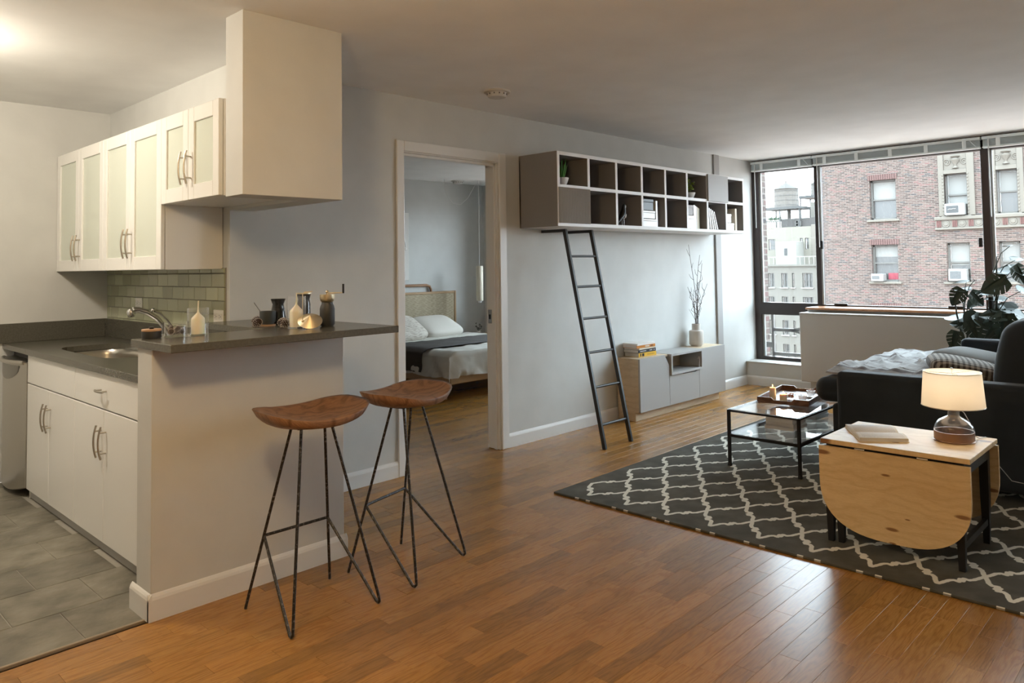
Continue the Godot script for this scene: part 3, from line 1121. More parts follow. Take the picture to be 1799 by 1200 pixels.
func make_outside() -> void:
	mat("far_frame", lin(0.062, 0.057, 0.050), 0.6)
	mat("far_pane", lin(0.042, 0.040, 0.038), 0.25)
	mat("far_shade", lin(0.145, 0.14, 0.13), 0.8)
	mat("far_white", lin(0.165, 0.16, 0.15), 0.5)
	mat("far_dark", lin(0.0141, 0.0141, 0.0141), 0.5)
	mat("far_grille", lin(0.0438, 0.0438, 0.0438), 0.6)
	mat("far_stone", lin(0.086, 0.073, 0.058), 0.8)
	mat("far_red", lin(0.085, 0.03, 0.025), 0.8)
	mat("far_curtain", lin(0.16, 0.02, 0.03), 0.8)
	mat("far_brick_red", lin(0.068, 0.034, 0.029), 0.9)
	mat("stucco", lin(0.076, 0.069, 0.058), 0.9)
	mat("far_cream", lin(0.112, 0.100, 0.080), 0.9)
	mat("far_white2", lin(0.14, 0.132, 0.115), 0.8)
	mat("far_brown", lin(0.0343, 0.0297, 0.0267), 0.9)
	mat("far_green", lin(0.0252, 0.0438, 0.0232), 0.9)
	triplanar(mat("tank_wood", Color(1, 1, 1), 0.9), noise_tex(51, 0.03, [lin(0.058, 0.049, 0.042), lin(0.082, 0.071, 0.061)], 128, 3), Vector3(2.2, 0.3, 2.2))
	mat("tank_roof", lin(0.036, 0.030, 0.025), 0.9)
	mat("tank_steel", lin(0.0282, 0.0267, 0.0252), 0.7)
	var bt := brick_texture()
	var bm := mat("brick", Color(1, 1, 1), 0.9)
	bm.albedo_texture = bt[0]
	relief(bm, bt[1], 0.6)
	# red brick apartment house across the street
	var t := thing("brick_building", "pinkish red brick apartment house with sash windows seen through the large pane", "building", Vector3.ZERO)
	var b := MB.new()
	b.uvf = func(p: Vector3, n: Vector3): return Vector2((p.z if absf(n.x) > 0.5 else p.x) / 1.72, -p.y / 1.68)
	var zs := [-13.3, -11.05, -10.02, -8.23, -7.43, -6.47, -5.78, -3.4, -2.4, 0.5, 1.5, 9.0]
	var ys := [-14.0, -4.85, -3.3, -2.22, -0.68, 0.42, 1.92, 2.955, 4.58, 5.62, 7.2, 8.2]
	var holes := []
	for i in [1, 3, 5, 7, 9]:
		for j in [1, 3, 5, 7, 9]:
			holes.append([i, j])
	holed_wall(b, 32.0, 0.28, zs, ys, holes)
	b.quad(Vector3(32, -14, -13.3), Vector3(44, -14, -13.3), Vector3(44, 8.2, -13.3), Vector3(32, 8.2, -13.3), Vector3.FORWARD)
	b.quad(Vector3(32, 8.2, -13.3), Vector3(44, 8.2, -13.3), Vector3(44, 8.2, 9), Vector3(32, 8.2, 9), Vector3.UP)
	part("wall", b, bm, t)
	for i in [1, 3, 5, 7, 9]:
		for j in [1, 3, 5, 7, 9]:
			var sh: float = [0.48, 0.28, 0.62, 0.55, 0.4][(i + j * 3 / 2) % 5]
			if i == 1 and j == 7:
				sh = 0.50
			if i == 1 and j == 5:
				sh = 0.33
			if i == 3 and j == 5:
				sh = 0.58
			if i == 3 and j == 7:
				sh = 0.78
			if i == 5 and j == 7:
				sh = 0.52
			var mid: float = (ys[j] + ys[j + 1]) / 2.0
			far_window(t, 32.18, zs[i], zs[i + 1], ys[j], ys[j + 1], mid, sh)
			b = MB.new()
			b.box2(Vector3(31.9, ys[j] - 0.1, zs[i] - 0.12), Vector3(32.2, ys[j], zs[i + 1] + 0.12), 0.02)
			part("sill", b, M.far_stone, t)
			# standing bricks over the window
			if i == 1:
				b = MB.new()
				var n := 13
				for k in n:
					var z := lerpf(zs[i] - 0.06, zs[i + 1] + 0.06, (k + 0.5) / n)
					b.box(Vector3(31.99, ys[j + 1] + 0.11, z), Vector3(0.05, 0.22, 0.07))
				part("soldier_course", b, M.far_brick_red, t)
	air_conditioner(t, 32.1, -11.03, -10.55, 0.43, 0.74)
	air_conditioner(t, 32.1, -8.20, -7.50, 2.97, 3.42, true)
	air_conditioner(t, 32.1, -8.15, -7.52, 0.45, 0.92)
	b = MB.new()
	b.box2(Vector3(32.27, 0.5, -10.5), Vector3(32.3, 0.76, -10.1))
	part("curtain", b, M.far_curtain, t)
	# carved stone surrounds with an urn over two of the windows
	for s in [[-8.43, -7.18, -8.23, -7.43], [-6.66, -5.58, -6.47, -5.78]]:
		b = MB.new()
		b.box2(Vector3(31.93, 2.955, s[0]), Vector3(32.1, 5.6, s[2]), 0.01)
		b.box2(Vector3(31.93, 2.955, s[3]), Vector3(32.1, 5.6, s[1]), 0.01)
		b.box2(Vector3(31.93, 4.58, s[2]), Vector3(32.1, 4.74, s[3]), 0.01)
		b.box2(Vector3(31.98, 4.74, s[2]), Vector3(32.1, 5.6, s[3]), 0.01)
		for k in 13:
			for zz in [s[2] - 0.03, s[3] + 0.03]:
				b.box(Vector3(31.93, 3.05 + k * 0.125, zz), Vector3(0.05, 0.07, 0.06), 0.01)
		var zm: float = (s[0] + s[1]) / 2.0
		b.lathe([Vector2(0, 4.78), Vector2(0.12, 4.79), Vector2(0.05, 4.86), Vector2(0.05, 4.93), Vector2(0.14, 5.05), Vector2(0.16, 5.12), Vector2(0.08, 5.18), Vector2(0.17, 5.24), Vector2(0, 5.25)], 12, Transform3D(Basis.IDENTITY, Vector3(31.97, 0, zm)))
		for sg in [-1.0, 1.0]:
			var sp := []
			for k in 22:
				var a := k * 0.5
				var rad := 0.14 - k * 0.005
				sp.append(Vector3(31.97, 5.02 + sin(a) * rad, zm + sg * (0.30 + cos(a) * rad)))
			b.tube(sp, 0.022, 5)
		part("stone_surround", b, M.far_stone, t)
	b = MB.new()
	b.box2(Vector3(31.86, 2.80, -8.60), Vector3(32.05, 2.93, -5.2), 0.02)
	b.box2(Vector3(31.94, 2.48, -8.58), Vector3(32.05, 2.80, -5.2))
	b.box2(Vector3(31.88, 2.42, -8.60), Vector3(32.05, 2.50, -5.2), 0.02)
	for k in 6:
		b.lathe([Vector2(0, 0.05), Vector2(0.07, 0.045), Vector2(0.09, 0.02), Vector2(0.13, 0.03), Vector2(0.14, 0.0)], 14, Transform3D(Basis(Vector3.BACK, PI / 2.0), Vector3(31.94, 2.65, -8.20 + k * 0.56)))
	part("cornice", b, M.far_stone, t)
	b = MB.new()
	for k in 6:
		for q in 4:
			b.box(Vector3(31.92, 2.655, -8.52 + k * 0.56 + q * 0.045), Vector3(0.04, 0.25, 0.025))
	part("fluting", b, M.far_red, t)
	# pale house behind with set-back storey
	t = thing("stucco_building", "pale grey stucco apartment house with white-barred windows beyond the narrow pane", "building", Vector3.ZERO)
	b = MB.new()
	var fz := [-42.0, -40.2, -39.5, -37.6, -36.95, -34.8, -34.2, -33.53, -32.83, -32.18, -31.73, -31.48, -30.7, -29.68, -27.0]
	var fy := [-16.0, -8.15, -6.75, -5.85, -4.45, -3.55, -2.15, -1.25, 0.14, 0.9]
	var fh := []
	for i in [1, 3, 6, 8, 10, 12]:
		for j in [1, 3, 5, 7]:
			fh.append([i, j])
	holed_wall(b, 70.0, 0.25, fz, fy, fh)
	b.box2(Vector3(69.8, 0.8, -42), Vector3(70.3, 0.98, -27))
	b.quad(Vector3(70, 0.9, -42), Vector3(75, 0.9, -42), Vector3(75, 0.9, -27), Vector3(70, 0.9, -27), Vector3.UP)
	part("wall", b, M.stucco, t)
	for i in [1, 3, 6, 8, 10, 12]:
		for j in [1, 3, 5, 7]:
			far_window(t, 70.14, fz[i], fz[i + 1], fy[j], fy[j + 1], (fy[j] + fy[j + 1]) / 2.0, 0.0, 3 if i == 12 else (1 if i == 10 else 2))
			b = MB.new()
			b.box2(Vector3(69.85, fy[j] - 0.1, fz[i] - 0.08), Vector3(70.1, fy[j], fz[i + 1] + 0.08))
			part("sill", b, M.far_white, t)
	b = MB.new()
	holed_wall(b, 75.0, 0.2, [-46.0, -36.47, -35.74, -33.0, -32.72, -32.48, -32.09, -28.0], [0.8, 2.5, 3.65, 4.84], [[1, 1], [3, 1], [5, 1]])
	b.quad(Vector3(75, 4.84, -46), Vector3(84, 4.84, -46), Vector3(84, 4.84, -28), Vector3(75, 4.84, -28), Vector3.UP)
	part("upper_storey", b, M.far_cream, t)
	for s in [[-36.47, -35.74], [-33.0, -32.72], [-32.48, -32.09]]:
		far_window(t, 75.1, s[0], s[1], 2.5, 3.65, 3.05, 0.0)
	b = MB.new()
	b.box2(Vector3(73.2, 0.9, -34.85), Vector3(75.2, 3.3, -32.65), 0.03)
	part("stair_head", b, M.far_white2, t)
	b = MB.new()
	b.box2(Vector3(73.15, 1.9, -33.9), Vector3(73.25, 2.6, -33.6))
	part("stair_window", b, M.far_dark, t)
	b = MB.new()
	b.box2(Vector3(74.9, 0.8, -31.75), Vector3(75.3, 5.0, -31.2), 0.02)
	part("pilaster", b, M.far_stone, t)
	for k in 16:
		b = MB.new()
		b.box2(Vector3(70.1, 0.98, -35.0 + k * 0.45), Vector3(70.16, 1.7, -34.95 + k * 0.45))
		part("baluster", b, M.far_white2, t)
	b = MB.new()
	b.box2(Vector3(70.08, 1.68, -35.1), Vector3(70.18, 1.76, -28.0))
	part("handrail", b, M.far_white2, t)
	b = MB.new()
	b.box2(Vector3(78.0, 4.84, -36.4), Vector3(82, 5.9, -30.0))
	part("roof_block", b, M.far_brown, t)
	far_window(t, 77.88, -34.75, -34.1, 5.0, 5.7, 5.35, 0.0, 2)
	b = MB.new()
	for k in 7:
		b.box2(Vector3(78.0, 4.84, -38.1 + k * 0.25), Vector3(78.1, 5.7, -37.98 + k * 0.25))
	b.box2(Vector3(78.0, 5.65, -38.3), Vector3(79, 5.82, -36.5))
	part("roof_trellis", b, M.far_white2, t)
	b = MB.new()
	for k in 9:
		b.cushion(Vector3(78.4, 5.98, -38.0 + k * 0.17), Vector3(0.3, 0.25 + 0.12 * (k % 3), 0.26), 1.0, 1.0, Transform3D.IDENTITY, 6, 8)
	part("roof_plants", b, M.far_green, t)
	b = MB.new()
	b.box2(Vector3(79.0, 5.9, -33.5), Vector3(81.5, 7.6, -30.5))
	part("machine_room", b, M.stucco, t)
	# wooden water tanks
	for s in [[78.0, -36.18, 7.2, 1.32, 2.0, "round wooden rooftop water tank on a steel platform, nearer of two"], [84.0, -34.7, 8.75, 1.15, 1.35, "smaller rooftop water tank half hidden by the window mullion"]]:
		var w := thing("water_tank", s[5], "water tank", Vector3(s[0] + 1.0, s[2], s[1]), 0.0, "rooftop water tanks")
		var rad: float = s[3]
		var hh: float = s[4]
		b = MB.new()
		b.lathe([Vector2(0, 0), Vector2(rad, 0), Vector2(rad * 0.96, hh), Vector2(0, hh)], 28, Transform3D.IDENTITY, 20.0)
		part("barrel", b, M.tank_wood, w)
		b = MB.new()
		b.lathe([Vector2(rad * 1.05, hh), Vector2(rad * 0.5, hh + 0.42), Vector2(0.06, hh + 0.74), Vector2(0.06, hh + 0.95), Vector2(0, hh + 0.97)], 28)
		part("roof_cone", b, M.tank_roof, w)
		for k in 4:
			b = MB.new()
			b.lathe([Vector2(rad + 0.005, hh * (0.1 + k * 0.26)), Vector2(rad + 0.012, hh * (0.1 + k * 0.26) + 0.02), Vector2(rad + 0.005, hh * (0.1 + k * 0.26) + 0.04)], 28)
			part("hoop", b, M.tank_steel, w)
		b = MB.new()
		b.box2(Vector3(-1.6, -0.28, -2.0), Vector3(1.6, 0.0, 2.15))
		part("platform", b, M.tank_steel, w)
		for p in [[-1.4, -1.9], [-1.4, -0.15], [-1.4, 2.05], [1.4, -1.9], [1.4, 2.05]]:
			b = MB.new()
			b.bar(Vector3(p[0], -2.6, p[1]), Vector3(p[0], -0.2, p[1]), 0.12, 0.12, Vector3.RIGHT)
			part("leg", b, M.tank_steel, w)
		b = MB.new()
		b.tube([Vector3(-0.3, -3.2, 0.4), Vector3(-0.3, -0.2, 0.4)], 0.2, 10)
		part("pipe", b, M.tank_roof, w)
	# brick reveal of this building just outside the narrow pane
	b = MB.new()
	b.uvf = func(p: Vector3, n: Vector3): return Vector2((p.z if absf(n.x) > 0.5 else p.x) / 1.72, -p.y / 1.68)
	b.box2(Vector3(7.95, -6.0, -4.6), Vector3(8.12, 6.0, -3.966))
	struct("wall_outside", b, bm)

func ring_plate(b: MB, lo: Vector2, hi: Vector2, c: Vector2, rx: float, rz: float, e: float, y0: float, y1: float) -> void:
	# slab between y0 and y1 over lo..hi (x, z) with a rounded hole at c
	var angs := []
	for k in 72:
		angs.append(TAU * k / 72)
	for q in [Vector2(lo.x, lo.y), Vector2(hi.x, lo.y), Vector2(hi.x, hi.y), Vector2(lo.x, hi.y)]:
		angs.append(fposmod((q - c).angle(), TAU))
	angs.sort()
	var inn := []
	var out := []
	for a in angs:
		var d := Vector2(cos(a), sin(a))
		inn.append(hole_point(c, rx, rz, e, a))
		var t := 1e9
		if absf(d.x) > 1e-6:
			t = minf(t, ((hi.x if d.x > 0 else lo.x) - c.x) / d.x)
		if absf(d.y) > 1e-6:
			t = minf(t, ((hi.y if d.y > 0 else lo.y) - c.y) / d.y)
		out.append(c + d * t)
	var n := angs.size()
	for k in n:
		var k1 := (k + 1) % n
		for y in [y0, y1]:
			b.quad(Vector3(inn[k].x, y, inn[k].y), Vector3(out[k].x, y, out[k].y), Vector3(out[k1].x, y, out[k1].y), Vector3(inn[k1].x, y, inn[k1].y), Vector3.UP if y == y1 else Vector3.DOWN)
		var m: Vector2 = c - inn[k]
		b.quad(Vector3(inn[k].x, y0, inn[k].y), Vector3(inn[k1].x, y0, inn[k1].y), Vector3(inn[k1].x, y1, inn[k1].y), Vector3(inn[k].x, y1, inn[k].y), Vector3(m.x, 0, m.y))
		b.quad(Vector3(out[k].x, y0, out[k].y), Vector3(out[k1].x, y0, out[k1].y), Vector3(out[k1].x, y1, out[k1].y), Vector3(out[k].x, y1, out[k].y), Vector3(-m.x, 0, -m.y))

func hole_point(c: Vector2, rx: float, rz: float, e: float, a: float) -> Vector2:
	var ca := cos(a) / rx
	var sa := sin(a) / rz
	var r := pow(pow(absf(ca), e) + pow(absf(sa), e), -1.0 / e)
	return c + Vector2(cos(a), sin(a)) * r

func bow_handle(parent: Node, at: Vector3, length: float, vertical: bool) -> void:
	# slim bowed pull on two posts, standing out towards -X
	var b := MB.new()
	var pts := []
	for k in 9:
		var t := k / 8.0 - 0.5
		var o := -0.022 - 0.012 * (1.0 - 4.0 * t * t)
		pts.append(at + (Vector3(o, t * length, 0) if vertical else Vector3(o, 0, t * length)))
	b.tube(pts, 0.0048, 8)
	for s in [-0.32, 0.32]:
		var q: Vector3 = Vector3(0, s * length, 0) if vertical else Vector3(0, 0, s * length)
		b.tube([at + q, at + q + Vector3(-0.028, 0, 0)], 0.004, 8)
	part("handle", b, M.nickel, parent)

func make_kitchen() -> void:
	# base cabinets, doors facing -X
	for s in [[-5.26, -4.372, false, "white base cabinet with two doors beside the dishwasher"], [-4.372, -3.5, true, "white base cabinet with a pull on its drawer, beside the half wall"]]:
		var z0: float = s[0]
		var z1: float = s[1]
		var t := thing("base_cabinet", s[3], "cabinet", Vector3(1.5, 0, (z0 + z1) / 2.0), 0.0, "white base cabinets under the sink counter")
		var h := (z1 - z0) / 2.0
		var b := MB.new()
		b.box2(Vector3(-0.265, 0.07, -h), Vector3(-0.18, 0.84, h))
		b.box2(Vector3(-0.18, 0.07, -h), Vector3(0.29, 0.64, h))
		part("body", b, M.lacquer, t)
		b = MB.new()
		b.box2(Vector3(-0.262, 0.0, -h), Vector3(-0.24, 0.07, h))
		part("toe_kick", b, M.toe, t)
		for d in [[-h, 0.0, -1.0], [0.0, h, 1.0]]:
			b = MB.new()
			b.box2(Vector3(-0.288, 0.058, d[0] + 0.0015), Vector3(-0.268, 0.670, d[1] - 0.0015), 0.002)
			var dr := part("door", b, M.lacquer, t)
			bow_handle(dr, Vector3(-0.288, 0.525, 0.032 * d[2]), 0.15, true)
		b = MB.new()
		b.box2(Vector3(-0.288, 0.677, -h + 0.0015), Vector3(-0.268, 0.838, h - 0.0015), 0.002)
		var dw := part("drawer", b, M.lacquer, t)
		if s[2]:
			bow_handle(dw, Vector3(-0.288, 0.762, 0.0), 0.11, false)
	# dishwasher with a bowed steel door
	var t := thing("dishwasher", "stainless steel dishwasher with bowed door at the left edge", "dishwasher", Vector3(1.5, 0, -5.53))
	var b := MB.new()
	b.box2(Vector3(-0.24, 0.10, -0.265), Vector3(0.29, 0.835, 0.265))
	part("body", b, M.dark, t)
	b = MB.new()
	var rows := []
	for k in 13:
		var u := k / 12.0
		var z := lerpf(-0.262, 0.262, u)
		var bow := 0.045 * (1.0 - pow(absf(u * 2.0 - 1.0), 2.2))
		var dip := 0.035 * (1.0 - pow(absf(u * 2.0 - 1.0), 2.0))
		rows.append(PackedVector3Array([Vector3(-0.24, 0.06 - dip, z), Vector3(-0.285 - bow, 0.06 - dip, z), Vector3(-0.292 - bow, 0.068 - dip, z), Vector3(-0.292 - bow, 0.40, z), Vector3(-0.292 - bow, 0.785, z), Vector3(-0.285 - bow, 0.793, z), Vector3(-0.24, 0.793, z)]))
	b.grid(rows, false)
	b.quad(Vector3(-0.24, 0.06, 0.262), Vector3(-0.292, 0.06, 0.262), Vector3(-0.292, 0.793, 0.262), Vector3(-0.24, 0.793, 0.262), Vector3.BACK)
	b.quad(Vector3(-0.24, 0.06, -0.262), Vector3(-0.292, 0.06, -0.262), Vector3(-0.292, 0.793, -0.262), Vector3(-0.24, 0.793, -0.262), Vector3.FORWARD)
	part("door", b, M.steel, t)
	b = MB.new()
	var hp := []
	for k in 11:
		var u := k / 10.0
		hp.append(Vector3(-0.30 - 0.045 * (1.0 - pow(absf(u * 2.0 - 1.0), 2.2)), 0.79, lerpf(-0.24, 0.24, u)))
	b.tube(hp, 0.013, 10)
	part("handle", b, M.steel, t)
	b = MB.new()
	rows = []
	for k in 25:
		var z := lerpf(-0.20, 0.20, k / 24.0)
		var x := -0.294 - 0.045 * (1.0 - pow(absf(z / 0.262), 2.2))
		var hh := 0.085 * sqrt(maxf(0.0, 1.0 - z * z / 0.04)) + 0.002
		rows.append(PackedVector3Array([Vector3(x + 0.004, 0.772, z), Vector3(x, 0.770, z), Vector3(x, 0.770 - hh, z), Vector3(x + 0.004, 0.768 - hh, z)]))
	b.grid(rows, true)
	part("grip_plate", b, M.steel_dark, t)
	b = MB.new()
	b.box2(Vector3(-0.27, 0.0, 0.262), Vector3(-0.225, 0.10, 0.27), 0.001)
	part("end_strip", b, M.lacquer, t)
	# worktop with the sink cut out
	b = MB.new()
	var y0 := 0.842
	var y1 := 0.875
	ring_plate(b, Vector2(1.197, -5.25), Vector2(1.80, -4.15), Vector2(1.505, -4.70), 0.185, 0.465, 5.0, y0, y1)
	b.box2(Vector3(1.197, y0, ZK), Vector3(1.80, y1, -5.25), 0.002)
	b.box2(Vector3(1.197, y0, -4.15), Vector3(1.80, y1, -3.211), 0.002)
	var wt := thing("countertop", "dark grey stone worktop around the kitchen sink", "countertop", Vector3.ZERO)
	part("slab", b, M.quartz, wt)
	b = MB.new()
	b.box2(Vector3(1.785, y1, ZK), Vector3(1.803, 0.998, -3.94), 0.002)
	part("upstand", b, M.quartz, wt)
	b = MB.new()
	b.box2(Vector3(1.10, y1, ZK), Vector3(1.785, 0.998, ZK + 0.018), 0.002)
	part("upstand", b, M.quartz, wt)
	# sink bowl
	t = thing("kitchen_sink", "stainless steel undermount sink bowl in the dark worktop", "sink", Vector3(1.505, 0.66, -4.70))
	b = MB.new()
	rows = []
	for pr in [[1.03, 0.181], [1.0, 0.180], [0.99, 0.15], [0.97, 0.05], [0.93, 0.015], [0.84, 0.002], [0.3, 0.0], [0.001, -0.002]]:
		var row := PackedVector3Array()
		for k in 72:
			var p := hole_point(Vector2.ZERO, 0.188, 0.468, 5.0, TAU * k / 72)
			row.append(Vector3(p.x * pr[0], pr[1], p.y * pr[0]))
		rows.append(row)
	b.grid(rows, false, true)
	part("bowl", b, M.steel, t)
	b = MB.new()
	b.lathe([Vector2(0.045, 0.003), Vector2(0.04, 0.006), Vector2(0.03, 0.002), Vector2(0, 0.002)], 20)
	part("drain", b, M.chrome, t)
	# mixer tap
	t = thing("kitchen_faucet", "chrome kitchen faucet with long curved spout behind the sink", "faucet", Vector3(1.735, 0.875, -4.48))
	b = MB.new()
	b.lathe([Vector2(0, 0), Vector2(0.032, 0), Vector2(0.03, 0.012), Vector2(0.024, 0.02), Vector2(0.022, 0.09), Vector2(0.026, 0.105), Vector2(0.02, 0.125), Vector2(0, 0.132)], 20)
	part("body", b, M.chrome, t)
	b = MB.new()
	b.tube([Vector3(-0.01, 0.07, 0), Vector3(-0.045, 0.125, 0), Vector3(-0.09, 0.18, 0), Vector3(-0.14, 0.215, 0), Vector3(-0.185, 0.232, 0), Vector3(-0.215, 0.232, 0)], [0.014, 0.014, 0.014, 0.0145, 0.016, 0.018], 12)
	part("spout", b, M.chrome, t)
	b = MB.new()
	b.lathe([Vector2(0, -0.028), Vector2(0.016, -0.028), Vector2(0.021, -0.012), Vector2(0.021, 0.006), Vector2(0.012, 0.018), Vector2(0, 0.02)], 16, Transform3D(Basis(Vector3.BACK, 0.2), Vector3(-0.225, 0.222, 0)))
	part("spray_head", b, M.chrome, t)
	b = MB.new()
	b.tube([Vector3(0.0, 0.12, 0), Vector3(-0.03, 0.165, 0.0), Vector3(-0.07, 0.205, 0.0), Vector3(-0.105, 0.225, 0.0)], [0.011, 0.008, 0.007, 0.009], 10)
	b.cushion(Vector3(-0.108, 0.226, 0), Vector3(0.026, 0.024, 0.024), 1.0, 1.0)
	part("lever", b, M.chrome, t)
	# wall cabinets with frosted panes
	for s in [[ZK + 0.002, -4.887, 1.326, "tall frosted-glass wall cabinet in the corner, farthest from the bar"], [-4.887, -4.013, 1.326, "tall frosted-glass wall cabinet in the middle of the row"], [-4.013, -3.349, 1.657, "short frosted-glass wall cabinet next to the dropped ceiling box"]]:
		var z0: float = s[0]
		var z1: float = s[1]
		var yb: float = s[2]
		var h := (z1 - z0) / 2.0
		t = thing("wall_cabinet", s[3], "cabinet", Vector3(1.65, yb, (z0 + z1) / 2.0), 0.0, "white wall cabinets")
		var H := 2.1 - yb
		b = MB.new()
		b.box2(Vector3(-0.137, 0, -h), Vector3(0.159, H, h), 0.001)
		part("body", b, M.lacquer, t)
		for d in [[-h, 0.0, 1.0], [0.0, h, -1.0]]:
			var a: float = d[0] + 0.0015
			var e: float = d[1] - 0.0015
			var f := 0.062
			b = MB.new()
			b.box2(Vector3(-0.159, 0.001, a), Vector3(-0.139, H - 0.001, a + f), 0.002)
			b.box2(Vector3(-0.159, 0.001, e - f), Vector3(-0.139, H - 0.001, e), 0.002)
			b.box2(Vector3(-0.159, 0.001, a + f), Vector3(-0.139, f + 0.01, e - f), 0.002)
			b.box2(Vector3(-0.159, H - f - 0.01, a + f), Vector3(-0.139, H - 0.001, e - f), 0.002)
			var dr := part("door", b, M.lacquer, t)
			b = MB.new()
			b.box2(Vector3(-0.150, f, a + f - 0.004), Vector3(-0.145, H - f, e - f + 0.004))
			part("frosted_pane", b, M.frosted, dr)
			bow_handle(dr, Vector3(-0.159, 0.145 if yb < 1.5 else 0.155, -0.032 * d[2]), 0.16, true)
	# sockets on the tiles
	for s in [[-5.19, 1.114, "white double socket on the tiles behind the faucet"], [-4.035, 1.07, "white socket at the bar end of the tiles"]]:
		t = thing("wall_socket", s[2], "socket", Vector3(XB - 0.011, s[1], s[0]), 0.0, "kitchen wall sockets")
		b = MB.new()
		b.box2(Vector3(-0.006, -0.036, -0.058), Vector3(0, 0.036, 0.058), 0.003)
		part("plate", b, M.plastic_white, t)
		for k in [-0.026, 0.026]:
			b = MB.new()
			b.box2(Vector3(-0.0085, -0.017, k - 0.02), Vector3(-0.005, 0.017, k + 0.02), 0.002)
			var f := part("outlet", b, M.plastic_white, t)
			b = MB.new()
			for q in [-0.007, 0.007]:
				b.box(Vector3(-0.0087, q, k - 0.005), Vector3(0.001, 0.002, 0.008))
			b.box(Vector3(-0.0087, 0, k + 0.009), Vector3(0.001, 0.005, 0.005))
			part("slots", b, M.dark, f)

func glass_cup(b: MB, r: float, ri: float, h: float, seg := 28, turn := 0.0) -> void:
	b.lathe([Vector2(0, 0), Vector2(r, 0), Vector2(r, h), Vector2(ri, h), Vector2(ri, 0.006), Vector2(0, 0.006)], seg, Transform3D(Basis(Vector3.UP, turn), Vector3.ZERO))

func candle_glass(at: Vector3, r: float, h: float, label: String, cr: float, ch: float) -> void:
	var t := thing("glass_hurricane", label.replace("white candle with pointed top in a glass cylinder", "clear glass cylinder around the pointed candle"), "candle holder", at)
	var b := MB.new()
	glass_cup(b, r, r - 0.003, h)
	part("glass", b, M.clear_glass, t)
	var c := thing("candle", label, "candle", at + Vector3(0, 0.006, 0))
	b = MB.new()
	b.lathe([Vector2(0, 0), Vector2(cr, 0), Vector2(cr, ch * 0.66), Vector2(cr * 0.93, ch * 0.74), Vector2(cr * 0.16, ch * 1.0), Vector2(cr * 0.11, ch * 1.12), Vector2(0, ch * 1.13)], 28)
	part("wax", b, M.wax, c)
	b = MB.new()
	b.tube([Vector3(0, ch * 1.08, 0), Vector3(0.001, ch * 1.55, 0)], 0.0022, 6)
	part("wick", b, M.wax, c)

func pine_cone(at: Vector3, r: float, label: String, group: String, spin := Vector3.ZERO) -> void:
	if not M.has("cone_mesh"):
		var b := MB.new()
		b.cushion(Vector3.ZERO, Vector3(1.1, 1.7, 1.1), 1.0, 1.0, Transform3D.IDENTITY, 8, 10)
		M["cone_core"] = b.mesh()
		b = MB.new()
		var tips := MB.new()
		for k in 58:
			var u := (k + 0.5) / 58.0
			var a := k * 2.39996
			var y := 0.85 - 1.7 * u
			var rad := 0.62 * sqrt(maxf(0.0, 1.0 - y * y / 1.05))
			var d := Vector3(cos(a), 0, sin(a))
			var n := (d + Vector3.UP * (0.35 - 0.9 * (u - 0.5))).normalized()
			var s := d.cross(Vector3.UP)
			var p := d * rad + Vector3.UP * y
			var w := 0.17
			var q := p + n * 0.34
			b.tri(p - s * w, p + s * w, q + s * w * 0.6, n + Vector3.UP)
			b.tri(p - s * w, q + s * w * 0.6, q - s * w * 0.6, n + Vector3.UP)
			b.tri(p - s * w - Vector3.UP * 0.05, p + s * w - Vector3.UP * 0.05, q - Vector3.UP * 0.03, n - Vector3.UP)
			tips.box(Vector3.ZERO, Vector3(w * 1.4, 0.08, 0.14), 0.01, Transform3D(Basis(s, n.cross(s), n), q))
		M["cone_mesh"] = b.mesh()
		M["cone_tips"] = tips.mesh()
	var t := thing("pine_cone", label, "pine cone", at, 0.0, group)
	t.scale = Vector3(r, r, r)
	t.rotation = spin
	part("core", M.cone_core, M.cone_brown, t)
	part("scales", M.cone_mesh, M.cone_brown, t)
	part("snowy_tips", M.cone_tips, M.cone_snow, t)

